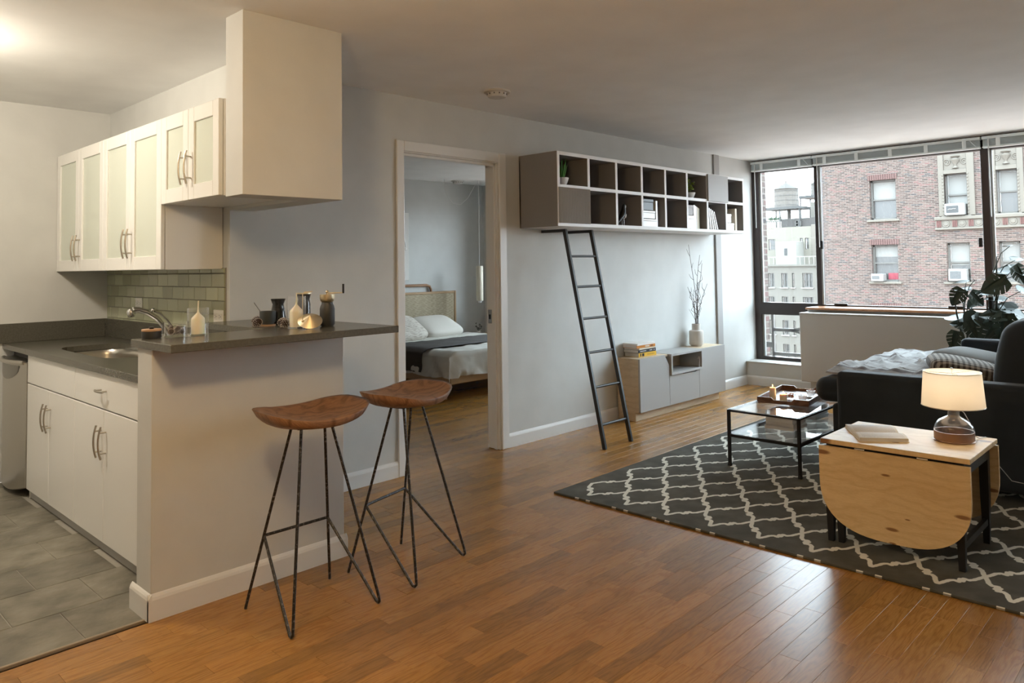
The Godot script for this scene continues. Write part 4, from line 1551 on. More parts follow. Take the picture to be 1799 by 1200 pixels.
func make_bar() -> void:
	var b := MB.new()
	b.box2(Vector3(1.097, 1.02, -3.255), Vector3(2.108, 1.05, -2.853), 0.002)
	b.box2(Vector3(1.655, 1.02, ZW), Vector3(2.108, 1.05, -3.2555), 0.002)
	var t := thing("bar_counter", "dark grey stone bar top on the half wall", "bar counter", Vector3.ZERO)
	part("slab", b, M.quartz, t)
	var y := 1.05
	t = thing("storage_jar", "low charcoal jar with wooden lid on the kitchen edge of the bar", "jar", Vector3(1.160, y, -3.212))
	b = MB.new()
	b.lathe([Vector2(0, 0), Vector2(0.033, 0), Vector2(0.036, 0.004), Vector2(0.036, 0.028), Vector2(0.034, 0.03), Vector2(0, 0.03)], 28)
	part("body", b, M.charcoal, t)
	b = MB.new()
	b.lathe([Vector2(0, 0.030), Vector2(0.037, 0.030), Vector2(0.037, 0.036), Vector2(0.035, 0.038), Vector2(0, 0.038)], 28)
	part("lid", b, M.lid_wood, t)
	b = MB.new()
	b.lathe([Vector2(0, 0.038), Vector2(0.008, 0.038), Vector2(0.010, 0.045), Vector2(0, 0.047)], 16)
	part("knob", b, M.black, t)
	t = thing("glass_box", "square clear glass bowl holding snow-dusted pine cones on the bar", "glass bowl", Vector3(1.252, y, -3.205))
	b = MB.new()
	glass_cup(b, 0.062, 0.0595, 0.060, 4, PI / 4.0)
	part("glass", b, M.clear_glass, t)
	for k in 5:
		var at := Vector3(1.252 + 0.022 * cos(k * 1.26 + 0.4), y + 0.022 + 0.012 * (k % 2), -3.205 + 0.022 * sin(k * 1.26 + 0.4))
		pine_cone(at, 0.0125, "small snow-dusted pine cone inside the square glass bowl", "pine cones in the glass bowl", Vector3(k * 0.9, k * 1.7, 0.4))
	candle_glass(Vector3(1.341, y, -3.205), 0.042, 0.113, "white candle with pointed top in a glass cylinder at the bar's kitchen end", 0.027, 0.088)
	# hand coffee mill
	t = thing("coffee_mill", "charcoal coffee mill with brass bowl and black-handled crank", "coffee mill", Vector3(1.905, y, -3.13))
	b = MB.new()
	b.lathe([Vector2(0, 0), Vector2(0.026, 0), Vector2(0.034, 0.01), Vector2(0.034, 0.082), Vector2(0.031, 0.094), Vector2(0.026, 0.105), Vector2(0.026, 0.112), Vector2(0, 0.112)], 32)
	part("body", b, M.charcoal, t)
	b = MB.new()
	b.lathe([Vector2(0.022, 0.112), Vector2(0.03, 0.118), Vector2(0.034, 0.132), Vector2(0.034, 0.148), Vector2(0.031, 0.148), Vector2(0.028, 0.128), Vector2(0, 0.122)], 32)
	part("bowl", b, M.brass, t)
	b = MB.new()
	b.tube([Vector3(0, 0.12, 0), Vector3(0, 0.158, 0)], 0.005, 10)
	b.cushion(Vector3(0, 0.161, 0), Vector3(0.016, 0.014, 0.016), 1.0, 1.0)
	b.tube([Vector3(0, 0.154, 0), Vector3(0.055, 0.155, 0.049)], 0.0028, 8)
	part("crank", b, M.brass, t)
	b = MB.new()
	b.tube([Vector3(0.055, 0.152, 0.049), Vector3(0.055, 0.158, 0.049), Vector3(0.055, 0.196, 0.049)], [0.004, 0.005, 0.005], 10)
	part("grip", b, M.black, t)
	# cup on its wooden coaster
	t = thing("coaster", "thin wooden coaster under the charcoal cup on the bar", "coaster", Vector3(1.76, y, -3.42))
	b = MB.new()
	b.lathe([Vector2(0, 0), Vector2(0.036, 0), Vector2(0.037, 0.007), Vector2(0, 0.008)], 28)
	part("disc", b, M.lid_wood, t)
	t = thing("cup", "charcoal handleless cup on a wooden coaster on the bar", "cup", Vector3(1.76, y + 0.008, -3.42))
	b = MB.new()
	b.lathe([Vector2(0, 0), Vector2(0.026, 0), Vector2(0.036, 0.014), Vector2(0.037, 0.062), Vector2(0.034, 0.062), Vector2(0.032, 0.014), Vector2(0, 0.008)], 32)
	part("body", b, M.charcoal_blue, t)
	b = MB.new()
	b.tube([Vector3(-0.012, 0.012, 0.0), Vector3(-0.030, 0.06, -0.01), Vector3(-0.058, 0.105, -0.02)], [0.003, 0.0022, 0.0022], 6)
	single("teaspoon", b, M.chrome, "thin metal teaspoon leaning in the charcoal cup", "spoon", Vector3(1.76, y + 0.008, -3.42))
	# carafe with flared neck
	t = thing("carafe", "smoky grey carafe with flared rim behind the charcoal cup", "carafe", Vector3(1.84, y, -3.47))
	b = MB.new()
	b.lathe([Vector2(0, 0), Vector2(0.042, 0), Vector2(0.043, 0.004), Vector2(0.031, 0.075), Vector2(0.026, 0.098), Vector2(0.036, 0.124), Vector2(0.034, 0.124), Vector2(0.023, 0.098), Vector2(0.028, 0.074), Vector2(0.039, 0.006), Vector2(0, 0.006)], 36)
	part("body", b, M.smoke, t)
	# tall pot standing behind the candle
	t = thing("dripper_pot", "smoky grey pot with brass-rimmed lid behind the candle", "pot", Vector3(1.865, y, -3.27))
	b = MB.new()
	b.lathe([Vector2(0, 0), Vector2(0.030, 0), Vector2(0.031, 0.1), Vector2(0.026, 0.125), Vector2(0.033, 0.15), Vector2(0.03, 0.15), Vector2(0, 0.145)], 32)
	part("body", b, M.smoke, t)
	b = MB.new()
	b.lathe([Vector2(0, 0.150), Vector2(0.034, 0.150), Vector2(0.034, 0.155), Vector2(0, 0.156)], 32)
	part("lid", b, M.brass, t)
	b = MB.new()
	b.bar(Vector3(0.0, 0.158, 0.0), Vector3(0.03, 0.16, 0.025), 0.004, 0.004)
	part("lid_handle", b, M.brass, t)
	candle_glass(Vector3(1.77, y, -3.17), 0.042, 0.145, "white candle with pointed top in a glass cylinder beside the brass cone", 0.030, 0.10)
	# shallow brass cone with a hanging rod
	t = thing("brass_snuffer", "brass cone-shaped dish tipped on its rim on the bar", "dish", Vector3(1.79, y + 0.001, -3.085))
	b = MB.new()
	var tip := Transform3D(Basis(Vector3(0.86, 0, 0.5).normalized(), 0.62), Vector3(0, 0.0405, 0))
	b.lathe([Vector2(0, -0.001), Vector2(0.052, -0.012), Vector2(0.054, -0.010), Vector2(0.004, 0.022), Vector2(0, 0.024)], 36, tip)
	part("cone", b, M.brass, t)
	b = MB.new()
	b.tube([Vector3(-0.034, 0.035, -0.005), Vector3(-0.034, 0.16, -0.005)], 0.0018, 6)
	b.cushion(Vector3(-0.034, 0.034, -0.005), Vector3(0.013, 0.010, 0.013), 1.0, 1.0)
	part("rod", b, M.brass, t)
	pine_cone(Vector3(1.685, y + 0.021, -3.375), 0.021, "snow-dusted pine cone on the bar, leftmost of four", "pine cones on the bar", Vector3(1.2, 0.3, 0.2))
	pine_cone(Vector3(1.745, y + 0.021, -3.505), 0.021, "snow-dusted pine cone half hidden behind the charcoal cup", "pine cones on the bar", Vector3(0.8, 1.3, 0.4))
	pine_cone(Vector3(1.765, y + 0.021, -3.285), 0.022, "snow-dusted pine cone right of the charcoal cup", "pine cones on the bar", Vector3(1.4, 2.3, 0.2))
	pine_cone(Vector3(1.735, y + 0.021, -3.20), 0.021, "snow-dusted pine cone in front of the glass candle cylinder", "pine cones on the bar", Vector3(1.3, 4.3, 0.1))

func make_stools() -> void:
	var t := thing("bar_stool", "wooden saddle-seat bar stool at the half wall, nearer the kitchen", "bar stool", Vector3(1.577, 0, -2.702), 0.0, "bar stools at the half wall")
	# scooped seat: high at the sides, low in the middle
	var b := MB.new()
	b.uvf = func(p: Vector3, _n: Vector3): return Vector2(p.x * 1.9 + 0.5, p.z * 1.9 + 0.5)
	var rows := []
	var nu := 36
	var nr := 14
	for side in [1, 0]:
		for i in nr + 1:
			var f := float(i) / nr if side == 1 else 1.0 - float(i) / nr
			if side == 0 and i == 0:
				continue
			var row := PackedVector3Array()
			for k in nu:
				var a := TAU * k / nu
				var o := hole_point(Vector2.ZERO, 0.222, 0.165, 2.7, a)
				var p := o * f
				var lift := 0.058 * pow(absf(p.x) / 0.222, 2.4) + 0.022 * pow(clampf(-p.y / 0.165, 0.0, 1.0), 1.6)
				var dish := 0.016 * (1.0 - minf(1.0, pow(absf(p.y) / 0.15, 2.5)))
				var top := 0.752 + lift - dish
				var round_off := 0.010 * pow(f, 10.0)
				if side == 1:
					row.append(Vector3(p.x, top - round_off, p.y))
				else:
					var g := pow(f, 3.0)
					row.append(Vector3(p.x * (0.985 if f > 0.99 else 1.0), lerpf(0.712, top - lerpf(0.034, 0.010, pow(absf(p.x) / 0.222, 1.5)), g * 0.94), p.y * (0.985 if f > 0.99 else 1.0)))
			rows.append(row)
	b.grid(rows, false, true)
	var wm := StandardMaterial3D.new()
	wm.resource_name = "stool_wood"
	wm.albedo_texture = ImageTexture.create_from_image(wood_image(512, 512, 17, lin(0.105, 0.050, 0.027), lin(0.43, 0.245, 0.14), 4.0, 2.4, [], 0, 0.36))
	wm.roughness = 0.42
	part("seat", b, wm, t)
	b = MB.new()
	b.box(Vector3(0, 0.706, 0), Vector3(0.17, 0.006, 0.09), 0.001)
	part("seat_plate", b, M.worn_steel, t)
	var rr := 0.0058
	for s in [-1.0, 1.0]:
		b = MB.new()
		b.tube([Vector3(s * 0.072, 0.708, -0.03), Vector3(s * 0.184, 0.012, -0.18), Vector3(s * 0.1845, 0.004, -0.181)], rr, 10)
		part("rear_leg", b, M.worn_steel, t)
		var j := Vector3(s * 0.139, 0.285, -0.122)
		b = MB.new()
		b.tube([Vector3(s * 0.065, 0.708, 0.03), Vector3(s * 0.182, 0.035, 0.176), Vector3(s * 0.1845, 0.014, 0.178), Vector3(s * 0.1855, 0.0065, 0.171), Vector3(s * 0.185, 0.008, 0.160), Vector3(s * 0.183, 0.020, 0.148), j], rr, 10)
		part("front_leg", b, M.worn_steel, t)
	b = MB.new()
	b.tube([Vector3(-0.139, 0.285, -0.122), Vector3(0.139, 0.285, -0.122)], rr, 10)
	part("foot_rest", b, M.worn_steel, t)
	dup(t, Vector3(2.076, 0, -2.753), deg_to_rad(16.0), "wooden saddle-seat bar stool turned towards the doorway, farther from the kitchen")

func book(called: String, label: String, at: Vector3, size: Vector3, turn: float, m: Material, group := "", tilt := 0.0) -> Node3D:
	# size: x = spine to fore-edge, y = thickness, z = height of the book lying flat; tilt > 0 stands it up
	var t := thing(called, label, "book", at, turn, group)
	if tilt != 0.0:
		t.rotation = Vector3(0, turn, tilt)
	var b := MB.new()
	var c := 0.0022
	b.box2(Vector3(-size.x / 2.0, 0, -size.z / 2.0), Vector3(size.x / 2.0, c, size.z / 2.0), 0.0006)
	b.box2(Vector3(-size.x / 2.0, size.y - c, -size.z / 2.0), Vector3(size.x / 2.0, size.y, size.z / 2.0), 0.0006)
	b.box2(Vector3(-size.x / 2.0, c, -size.z / 2.0), Vector3(-size.x / 2.0 + c, size.y - c, size.z / 2.0))
	part("cover", b, m, t)
	b = MB.new()
	b.box2(Vector3(-size.x / 2.0 + c, c, -size.z / 2.0 + 0.003), Vector3(size.x / 2.0 - 0.003, size.y - c, size.z / 2.0 - 0.003))
	part("pages", b, M.paper, t)
	return t

# a book standing upright: spine towards +Z, thickness along X, leaning by lean about Z
func standing(label: String, at: Vector3, thick: float, tall: float, deep: float, m: Material, group: String, lean := 0.0) -> void:
	var t := thing("book", label, "book", at, 0.0, group)
	t.rotation.z = lean
	var b := MB.new()
	var c := 0.002
	b.box2(Vector3(0, 0, -deep), Vector3(c, tall, 0), 0.0005)
	b.box2(Vector3(thick - c, 0, -deep), Vector3(thick, tall, 0), 0.0005)
	b.box2(Vector3(c, 0, -c), Vector3(thick - c, tall, 0))
	part("cover", b, m, t)
	b = MB.new()
	b.box2(Vector3(c, 0.003, -deep + 0.003), Vector3(thick - c, tall - 0.003, -c))
	part("pages", b, M.paper, t)

func carton(label: String, at: Vector3, size: Vector3, m: Material) -> void:
	var t := thing("storage_box", label, "box", at, 0.0, "boxes on the wall shelf")
	var b := MB.new()
	b.box2(Vector3(-size.x / 2.0, 0, -size.z), Vector3(size.x / 2.0, size.y * 0.72, 0), 0.002)
	part("body", b, m, t)
	b = MB.new()
	b.box2(Vector3(-size.x / 2.0 - 0.003, size.y * 0.72, -size.z - 0.003), Vector3(size.x / 2.0 + 0.003, size.y, 0.003), 0.003)
	part("lid", b, m, t)

func make_shelf() -> void:
	var x0 := -1.39
	var W := 2.78
	var H := 0.541
	var D := 0.383
	var p := 0.026
	var t := thing("wall_shelf", "long wall-hung shelf unit with sixteen open cubbies, taupe with white edges", "shelf", Vector3(5.41, 1.597, ZW))
	var b := MB.new()
	b.box2(Vector3(x0, p, 0.001), Vector3(-x0, H - p, 0.012))
	part("back_panel", b, M.taupe, t)
	for s in [0.0, 1.0]:
		b = MB.new()
		var x := x0 if s == 0.0 else -x0 - p
		b.box2(Vector3(x, 0.0, 0.001), Vector3(x + p, H, D - 0.004))
		var q := part("side", b, M.taupe, t)
		b = MB.new()
		b.box2(Vector3(x, 0.0, D - 0.004), Vector3(x + p, H, D), 0.0008)
		part("edge_strip", b, M.edge_white, q)
	for r in [[0.0, p, "bottom"], [H - p, H, "top"], [0.276, 0.276 + p, "middle_board"]]:
		b = MB.new()
		b.box2(Vector3(x0 + p, r[0], 0.012), Vector3(-x0 - p, r[1], D - 0.004))
		var q := part(r[2], b, M.edge_white if r[2] == "bottom" else M.taupe, t)
		b = MB.new()
		b.box2(Vector3(x0 + p, r[0], D - 0.004), Vector3(-x0 - p, r[1], D), 0.0008)
		part("edge_strip", b, M.edge_white, q)
	var cw := (W - p) / 8.0
	for k in range(1, 8):
		for r in [[p, 0.276], [0.276 + p, H - p]]:
			b = MB.new()
			var x := x0 + cw * k
			b.box2(Vector3(x, r[0], 0.012), Vector3(x + p, r[1], D - 0.005))
			var q := part("divider", b, M.taupe, t)
			b = MB.new()
			b.box2(Vector3(x, r[0], D - 0.005), Vector3(x + p, r[1], D - 0.001))
			part("edge_strip", b, M.edge_white, q)
	# reeded door at lower left, plain door at upper right
	b = MB.new()
	var a := x0 + 0.012
	var e := x0 + cw + 0.016
	b.box2(Vector3(a, p - 0.004, D), Vector3(e, 0.282, D + 0.006), 0.001)
	for k in 26:
		var x := lerpf(a, e, (k + 0.5) / 26.0)
		b.box2(Vector3(x - 0.0042, p - 0.004, D + 0.006), Vector3(x + 0.0042, 0.282, D + 0.013), 0.003)
	part("reeded_door", b, M.grey_front, t)
	b = MB.new()
	b.box2(Vector3(x0 + cw * 6.0 + 0.003, 0.276 + 0.008, D), Vector3(x0 + cw * 7.0 + 0.024, H - 0.008, D + 0.018), 0.0015)
	part("plain_door", b, M.grey_front, t)
	var fz := ZW + D
	var lo := 1.597 + p
	var up := 1.597 + 0.276 + p
	var cx := func(k: int) -> float: return 5.41 + x0 + cw * (k + 0.5) + p / 2.0
	# aloe in a white bowl
	var t2 := thing("potted_aloe", "small spiky green aloe in a white bowl in the first upper cubby", "potted plant", Vector3(cx.call(0) - 0.025, up, fz - 0.10))
	bowl_pot(t2, 0.052, 0.062)
	for k in 11:
		b = MB.new()
		var an := k * 2.4
		var sp := 0.25 + 0.05 * (k % 4)
		var d := Vector3(cos(an), 0, sin(an))
		var l := 0.11 + 0.025 * (k % 3)
		b.tube([Vector3(0, 0.05, 0) + d * 0.01, Vector3(0, 0.05 + l * 0.5, 0) + d * (0.012 + l * sp * 0.35), Vector3(0, 0.05 + l, 0) + d * l * sp], [0.008, 0.006, 0.001], 6)
		part("leaf", b, tone("aloe", k), t2)
	# leafy little shrub
	t2 = thing("potted_shrub", "small yellow-green leafy shrub in a white bowl on the upper shelf row", "potted plant", Vector3(cx.call(5) + 0.005, up, fz - 0.09))
	bowl_pot(t2, 0.055, 0.055)
	var r2 := RandomNumberGenerator.new()
	r2.seed = 5
	for k in 7:
		b = MB.new()
		var an := k * 0.9
		var top := Vector3(cos(an) * 0.035, 0.13 + 0.012 * (k % 5), sin(an) * 0.035)
		if k == 3:
			top = Vector3(0.0, 0.195, 0.0)
		b.tube([Vector3(0, 0.045, 0), top * 0.6 + Vector3(0, 0.02, 0), top], 0.0016, 5)
		var br := part("twig", b, M.stem_green, t2)
		b = MB.new()
		for q in 12:
			var f := 0.35 + 0.65 * q / 11.0
			var c: Vector3 = Vector3(0, 0.045, 0).lerp(top, f) + Vector3(r2.randf_range(-1, 1), r2.randf_range(-0.5, 0.5), r2.randf_range(-1, 1)) * 0.018
			var bs := Basis.from_euler(Vector3(r2.randf_range(-1.2, 1.2), r2.randf() * TAU, r2.randf_range(-0.6, 0.6)))
			b.cushion(Vector3.ZERO, Vector3(0.022, 0.003, 0.014), 1.0, 1.0, Transform3D(bs, c), 4, 8)
		part("leaves", b, tone("leaf_yellow", k), br)
	# carved bird
	t2 = thing("bird_figurine", "black and white carved bird standing in a lower cubby", "figurine", Vector3(cx.call(2) + 0.035, lo, fz - 0.10))
	b = MB.new()
	var path := []
	var rad := []
	for q in [[-0.085, 0.012, 0.003], [-0.06, 0.038, 0.011], [-0.035, 0.062, 0.019], [-0.008, 0.088, 0.026], [0.006, 0.112, 0.025], [0.012, 0.136, 0.019], [0.014, 0.155, 0.0155], [0.018, 0.168, 0.015], [0.028, 0.172, 0.010], [0.046, 0.168, 0.001]]:
		path.append(Vector3(q[0], q[1], 0))
		rad.append(q[2])
	b.tube(path, rad, 14)
	part("body", b, M.black, t2)
	b = MB.new()
	b.cushion(Vector3(0.016, 0.088, 0.008), Vector3(0.030, 0.050, 0.028), 1.0, 1.0)
	b.cushion(Vector3(0.024, 0.160, 0.009), Vector3(0.016, 0.026, 0.012), 1.0, 1.0)
	part("white_patch", b, M.white_gloss, t2)
	for s in [-0.01, 0.01]:
		b = MB.new()
		b.tube([Vector3(0.0, 0.066, s), Vector3(0.004, 0.002, s), Vector3(0.018, 0.001, s)], 0.0018, 6)
		part("leg", b, M.chrome, t2)
	# boxes and blank-spined books
	carton("low white lidded box at the bottom of the fourth lower cubby", Vector3(cx.call(3) - 0.04, lo, fz - 0.02), Vector3(0.20, 0.065, 0.24), M.white_gloss)
	carton("white lidded box stacked on another in the fourth lower cubby", Vector3(cx.call(3) - 0.045, lo + 0.069, fz - 0.03), Vector3(0.19, 0.065, 0.22), M.white_gloss)
	carton("plain black box on top of two white boxes", Vector3(cx.call(3) - 0.06, lo + 0.138, fz - 0.04), Vector3(0.20, 0.095, 0.22), M.black)
	standing("thick white book upright beside the black box", Vector3(cx.call(3) + 0.062, lo, fz - 0.03), 0.026, 0.222, 0.2, M.white_gloss, "upright books on the wall shelf")
	standing("slim grey-white book upright at the right of the fourth lower cubby", Vector3(cx.call(3) + 0.092, lo, fz - 0.05), 0.013, 0.212, 0.2, M.paper, "upright books on the wall shelf")
	carton("white box in the sixth lower cubby under a grey one", Vector3(cx.call(5) - 0.095, lo, fz - 0.02), Vector3(0.12, 0.118, 0.24), M.white_gloss)
	carton("pale grey box on a white box beside upright books", Vector3(cx.call(5) - 0.095, lo + 0.122, fz - 0.03), Vector3(0.115, 0.09, 0.22), M.pale_grey)
	var names := ["tall white book upright next to the grey box", "white book upright, second from the grey box", "white book upright, third from the grey box", "cream book upright, fourth from the grey box", "olive-edged book upright at the right of the sixth lower cubby"]
	for k in 5:
		standing(names[k], Vector3(cx.call(5) - 0.025 + k * 0.026, lo, fz - 0.03 - 0.004 * k), 0.023, 0.215 - k * 0.006, 0.2, [M.white_gloss, M.white_gloss, M.paper, M.cream_cover, M.olive_cover][k], "upright books on the wall shelf")
	var n2 := ["white book leaning in the seventh lower cubby, leftmost", "white book leaning in the seventh lower cubby, second", "white book leaning in the seventh lower cubby, third", "slim white book leaning in the seventh lower cubby, fourth", "slim white book leaning in the seventh lower cubby, rightmost"]
	for k in 5:
		standing(n2[k], Vector3(cx.call(6) - 0.118 + k * 0.042, lo + 0.004, fz - 0.03), 0.021 - 0.002 * k, 0.205 - 0.008 * k, 0.19, M.white_gloss, "leaning books on the wall shelf", 0.06 + 0.075 * k)
	carton("small white box at the bottom of the last lower cubby", Vector3(cx.call(7) - 0.07, lo, fz - 0.02), Vector3(0.15, 0.07, 0.2), M.white_gloss)
	carton("small white box stacked in the last lower cubby", Vector3(cx.call(7) - 0.09, lo + 0.074, fz - 0.03), Vector3(0.12, 0.085, 0.2), M.white_gloss)
	standing("cream book upright in the last lower cubby", Vector3(cx.call(7) + 0.03, lo, fz - 0.02), 0.034, 0.214, 0.2, M.cream_cover, "upright books on the wall shelf")

func bowl_pot(t: Node, r: float, h: float) -> void:
	var b := MB.new()
	b.lathe([Vector2(0, 0), Vector2(r * 0.55, 0), Vector2(r * 0.8, h * 0.35), Vector2(r, h * 0.85), Vector2(r * 1.03, h), Vector2(r * 0.95, h), Vector2(r * 0.92, h * 0.88)], 28)
	part("bowl", b, M.white_gloss, t)
	b = MB.new()
	b.lathe([Vector2(r * 0.94, h * 0.86), Vector2(0, h * 0.92)], 20)
	part("soil", b, M.soil, t)

func make_ladder() -> void:
	var t := thing("shelf_ladder", "slim black steel ladder leaning against the long wall under the shelf", "ladder", Vector3(4.42, 0, -3.357))
	var top := Vector3(0, 1.583, -0.345)
	for s in [-1.0, 1.0]:
		var x: float = s * 0.157
		var b := MB.new()
		b.bar(Vector3(x, 0, 0), Vector3(x, 0, 0) + top, 0.020, 0.030, Vector3(0, 0.2, 1), 0.001)
		var q := part("rail", b, M.rail_steel, t)
		b = MB.new()
		b.bar(Vector3(x, 1.576, -0.335), Vector3(x, 1.576, -0.575), 0.020, 0.022, Vector3.UP, 0.001)
		part("wall_hook", b, M.rail_steel, q)
	for f in [0.105, 0.270, 0.425, 0.580, 0.728, 0.872]:
		var b := MB.new()
		var c: Vector3 = top * f
		b.tube([c + Vector3(-0.155, 0, 0), c + Vector3(0.155, 0, 0)], 0.0095, 10)
		part("rung", b, M.rail_steel, t)

func make_console() -> void:
	var oak := StandardMaterial3D.new()
	oak.resource_name = "pale_oak"
	oak.albedo_texture = ImageTexture.create_from_image(wood_image(512, 256, 23, lin(0.50, 0.37, 0.23), lin(0.74, 0.62, 0.45), 7.0, 1.2, [], 0, 0.22))
	oak.roughness = 0.5
	oak.uv1_triplanar = true
	oak.uv1_scale = Vector3(0.9, 2.2, 2.2)
	var oak2: StandardMaterial3D = oak.duplicate()
	oak2.uv1_scale = Vector3(2.2, 2.2, 0.9)
	var t := thing("console_cabinet", "low oak and grey console cabinet with open niche against the long wall", "console", Vector3(5.87, 0, ZW))
	var L := -0.705
	var R := 0.705
	var zf := 0.233
	var b := MB.new()
	b.box2(Vector3(L, 0.075, 0.016), Vector3(L + 0.018, 0.502, zf), 0.001)
	b.box2(Vector3(R - 0.018, 0.075, 0.016), Vector3(R, 0.502, zf), 0.001)
	b.box2(Vector3(L + 0.018, 0.075, 0.016), Vector3(R - 0.018, 0.093, zf))
	b.box2(Vector3(L + 0.018, 0.093, 0.016), Vector3(R - 0.018, 0.502, 0.03))
	part("body", b, oak2, t)
	for s in [[L, -0.262], [0.275, R]]:
		b = MB.new()
		b.box2(Vector3(s[0], 0.502, 0.014), Vector3(s[1], 0.52, zf), 0.001)
		part("top", b, oak, t)
	b = MB.new()
	b.box2(Vector3(L + 0.004, 0.0, 0.016), Vector3(R - 0.03, 0.075, 0.195), 0.001)
	part("plinth", b, oak, t)
	# doors, two of them with a notched corner for the fingers
	var d0 := 0.078
	for s in [[PackedVector2Array([Vector2(L, d0), Vector2(-0.266, d0), Vector2(-0.266, 0.425), Vector2(-0.335, 0.52), Vector2(L, 0.52)])], [PackedVector2Array([Vector2(0.233, d0), Vector2(R, d0), Vector2(R, 0.52), Vector2(0.305, 0.52), Vector2(0.233, 0.43)])], [PackedVector2Array([Vector2(-0.262, d0), Vector2(0.229, d0), Vector2(0.229, 0.335), Vector2(0.19, 0.335), Vector2(0.17, 0.322), Vector2(-0.262, 0.335)])]]:
		b = MB.new()
		b.extrude(s[0], zf, zf + 0.018)
		part("door", b, M.grey_front, t)
	# open niche box, standing a little proud
	b = MB.new()
	var n0 := -0.255
	var n1 := 0.270
	b.box2(Vector3(n0, 0.502, 0.016), Vector3(n1, 0.522, zf + 0.036), 0.001)
	b.box2(Vector3(n0, 0.337, 0.016), Vector3(n1, 0.357, zf + 0.036), 0.001)
	b.box2(Vector3(n0, 0.357, 0.016), Vector3(n0 + 0.02, 0.502, zf + 0.036), 0.001)
	b.box2(Vector3(n1 - 0.02, 0.357, 0.016), Vector3(n1, 0.502, zf + 0.036), 0.001)
	part("niche_box", b, M.grey_front, t)
	# books lying on it, spines to the room
	var spines := [[0.035, 0.245, M.yellow_cover, "yellow-spined book at the bottom of the pile on the console"], [0.028, 0.262, M.black_cover, "black-spined book in the middle of the pile on the console"], [0.013, 0.255, M.cream_cover, "cream-spined book under the orange one on the console"], [0.024, 0.258, M.orange_cover, "orange-spined book near the top of the pile on the console"], [0.016, 0.265, M.paper, "white-covered book on top of the pile on the console"]]
	var y := 0.52
	for k in spines.size():
		var s: Array = spines[k]
		var bk := book("book", s[3], Vector3(5.40 - 0.005 * k, y, -3.84 - 0.003 * (k % 2)), Vector3(0.155, s[0], s[1]), PI / 2.0 + 0.05 * (k % 3 - 1), s[2], "books piled on the console")
		y += s[0]
		# marks on the spine
		b = MB.new()
		var sx := -0.0785
		if k == 0:
			for q in [[-0.095, 0.014], [-0.062, 0.028]]:
				b.box(Vector3(sx, s[0] / 2.0, q[0]), Vector3(0.0012, s[0] * 0.7, q[1]))
			part("spine_mark", b, M.black, bk)
			b = MB.new()
			for q in 5:
				b.box(Vector3(sx, s[0] * 0.5, 0.005 + q * 0.02), Vector3(0.0012, s[0] * 0.28, 0.013))
			part("spine_mark", b, M.ochre, bk)
		elif k == 1:
			for q in [[-0.06, 0.09], [0.055, 0.04], [0.105, 0.018]]:
				b.box(Vector3(sx, s[0] / 2.0, q[0]), Vector3(0.0012, s[0] * 0.26, q[1]))
			part("spine_mark", b, M.pale_grey, bk)
		elif k == 3:
			b.box(Vector3(sx, s[0] / 2.0, 0.015), Vector3(0.0012, s[0] * 0.5, 0.06))
			part("spine_mark", b, M.cream_cover, bk)
			var tm := TextMesh.new()
			tm.text = "LIFE"
			var f := SystemFont.new()
			f.font_names = PackedStringArray(["Droid Serif"])
			f.font_weight = 700
			tm.font = f
			tm.font_size = 24
			tm.pixel_size = 0.0007
			tm.depth = 0.001
			var o := part("lettering", tm, M.maroon, bk)
			o.transform = Transform3D(Basis(Vector3(0, 0, 1), Vector3(0, 1, 0), Vector3(-1, 0, 0)), Vector3(sx, s[0] / 2.0 - 0.0005, 0.078))
	# vase with bare twigs
	t = thing("vase", "off-white bottle-shaped ceramic vase on the console", "vase", Vector3(6.315, 0.52, -3.835))
	b = MB.new()
	b.lathe([Vector2(0, 0), Vector2(0.050, 0), Vector2(0.052, 0.008), Vector2(0.064, 0.014), Vector2(0.069, 0.024), Vector2(0.069, 0.135), Vector2(0.066, 0.146), Vector2(0.055, 0.152), Vector2(0.041, 0.155), Vector2(0.040, 0.165), Vector2(0.040, 0.212), Vector2(0.037, 0.214), Vector2(0.034, 0.21), Vector2(0.034, 0.16), Vector2(0, 0.15)], 40)
	part("body", b, M.stoneware, t)
	var tw := thing("bare_branches", "dark bare twigs standing in the white vase", "branches", Vector3(6.315, 0.69, -3.835))
	var r := RandomNumberGenerator.new()
	r.seed = 12
	var tops := [Vector3(-0.10, 0.80, 0.02), Vector3(0.03, 0.70, 0.03), Vector3(0.11, 0.62, 0.0), Vector3(-0.16, 0.40, 0.02), Vector3(0.17, 0.42, 0.03), Vector3(-0.02, 0.44, 0.05), Vector3(0.05, 0.36, -0.03)]
	for k in tops.size():
		b = MB.new()
		var top: Vector3 = tops[k]
		var pts := []
		var rr := []
		for q in 9:
			var f := q / 8.0
			var p := Vector3(0.02 * cos(k * 0.9), -0.1, 0.02 * sin(k * 0.9)).lerp(top, f)
			p.x += sin(f * 5.0 + k * 2.0) * 0.02 * f - top.x * (f - f * f) * 0.9
			p.z += cos(f * 4.0 + k) * 0.012 * f
			pts.append(p)
			rr.append(lerpf(0.0042, 0.0016, f))
		b.tube(pts, rr, 6)
		for q in range(3, 8):
			var p: Vector3 = pts[q]
			var sd := 1.0 if (q + k) % 2 == 0 else -1.0
			var l := 0.10 * (1.0 - q / 11.0) + r.randf() * 0.05
			b.tube([p, p + Vector3(sd * l * 0.45, l * 0.35, r.randf_range(-0.02, 0.02)), p + Vector3(sd * l * 0.6, l, r.randf_range(-0.03, 0.03))], [0.0022, 0.0018, 0.001], 5)
		part("branch", b, M.twig, tw)

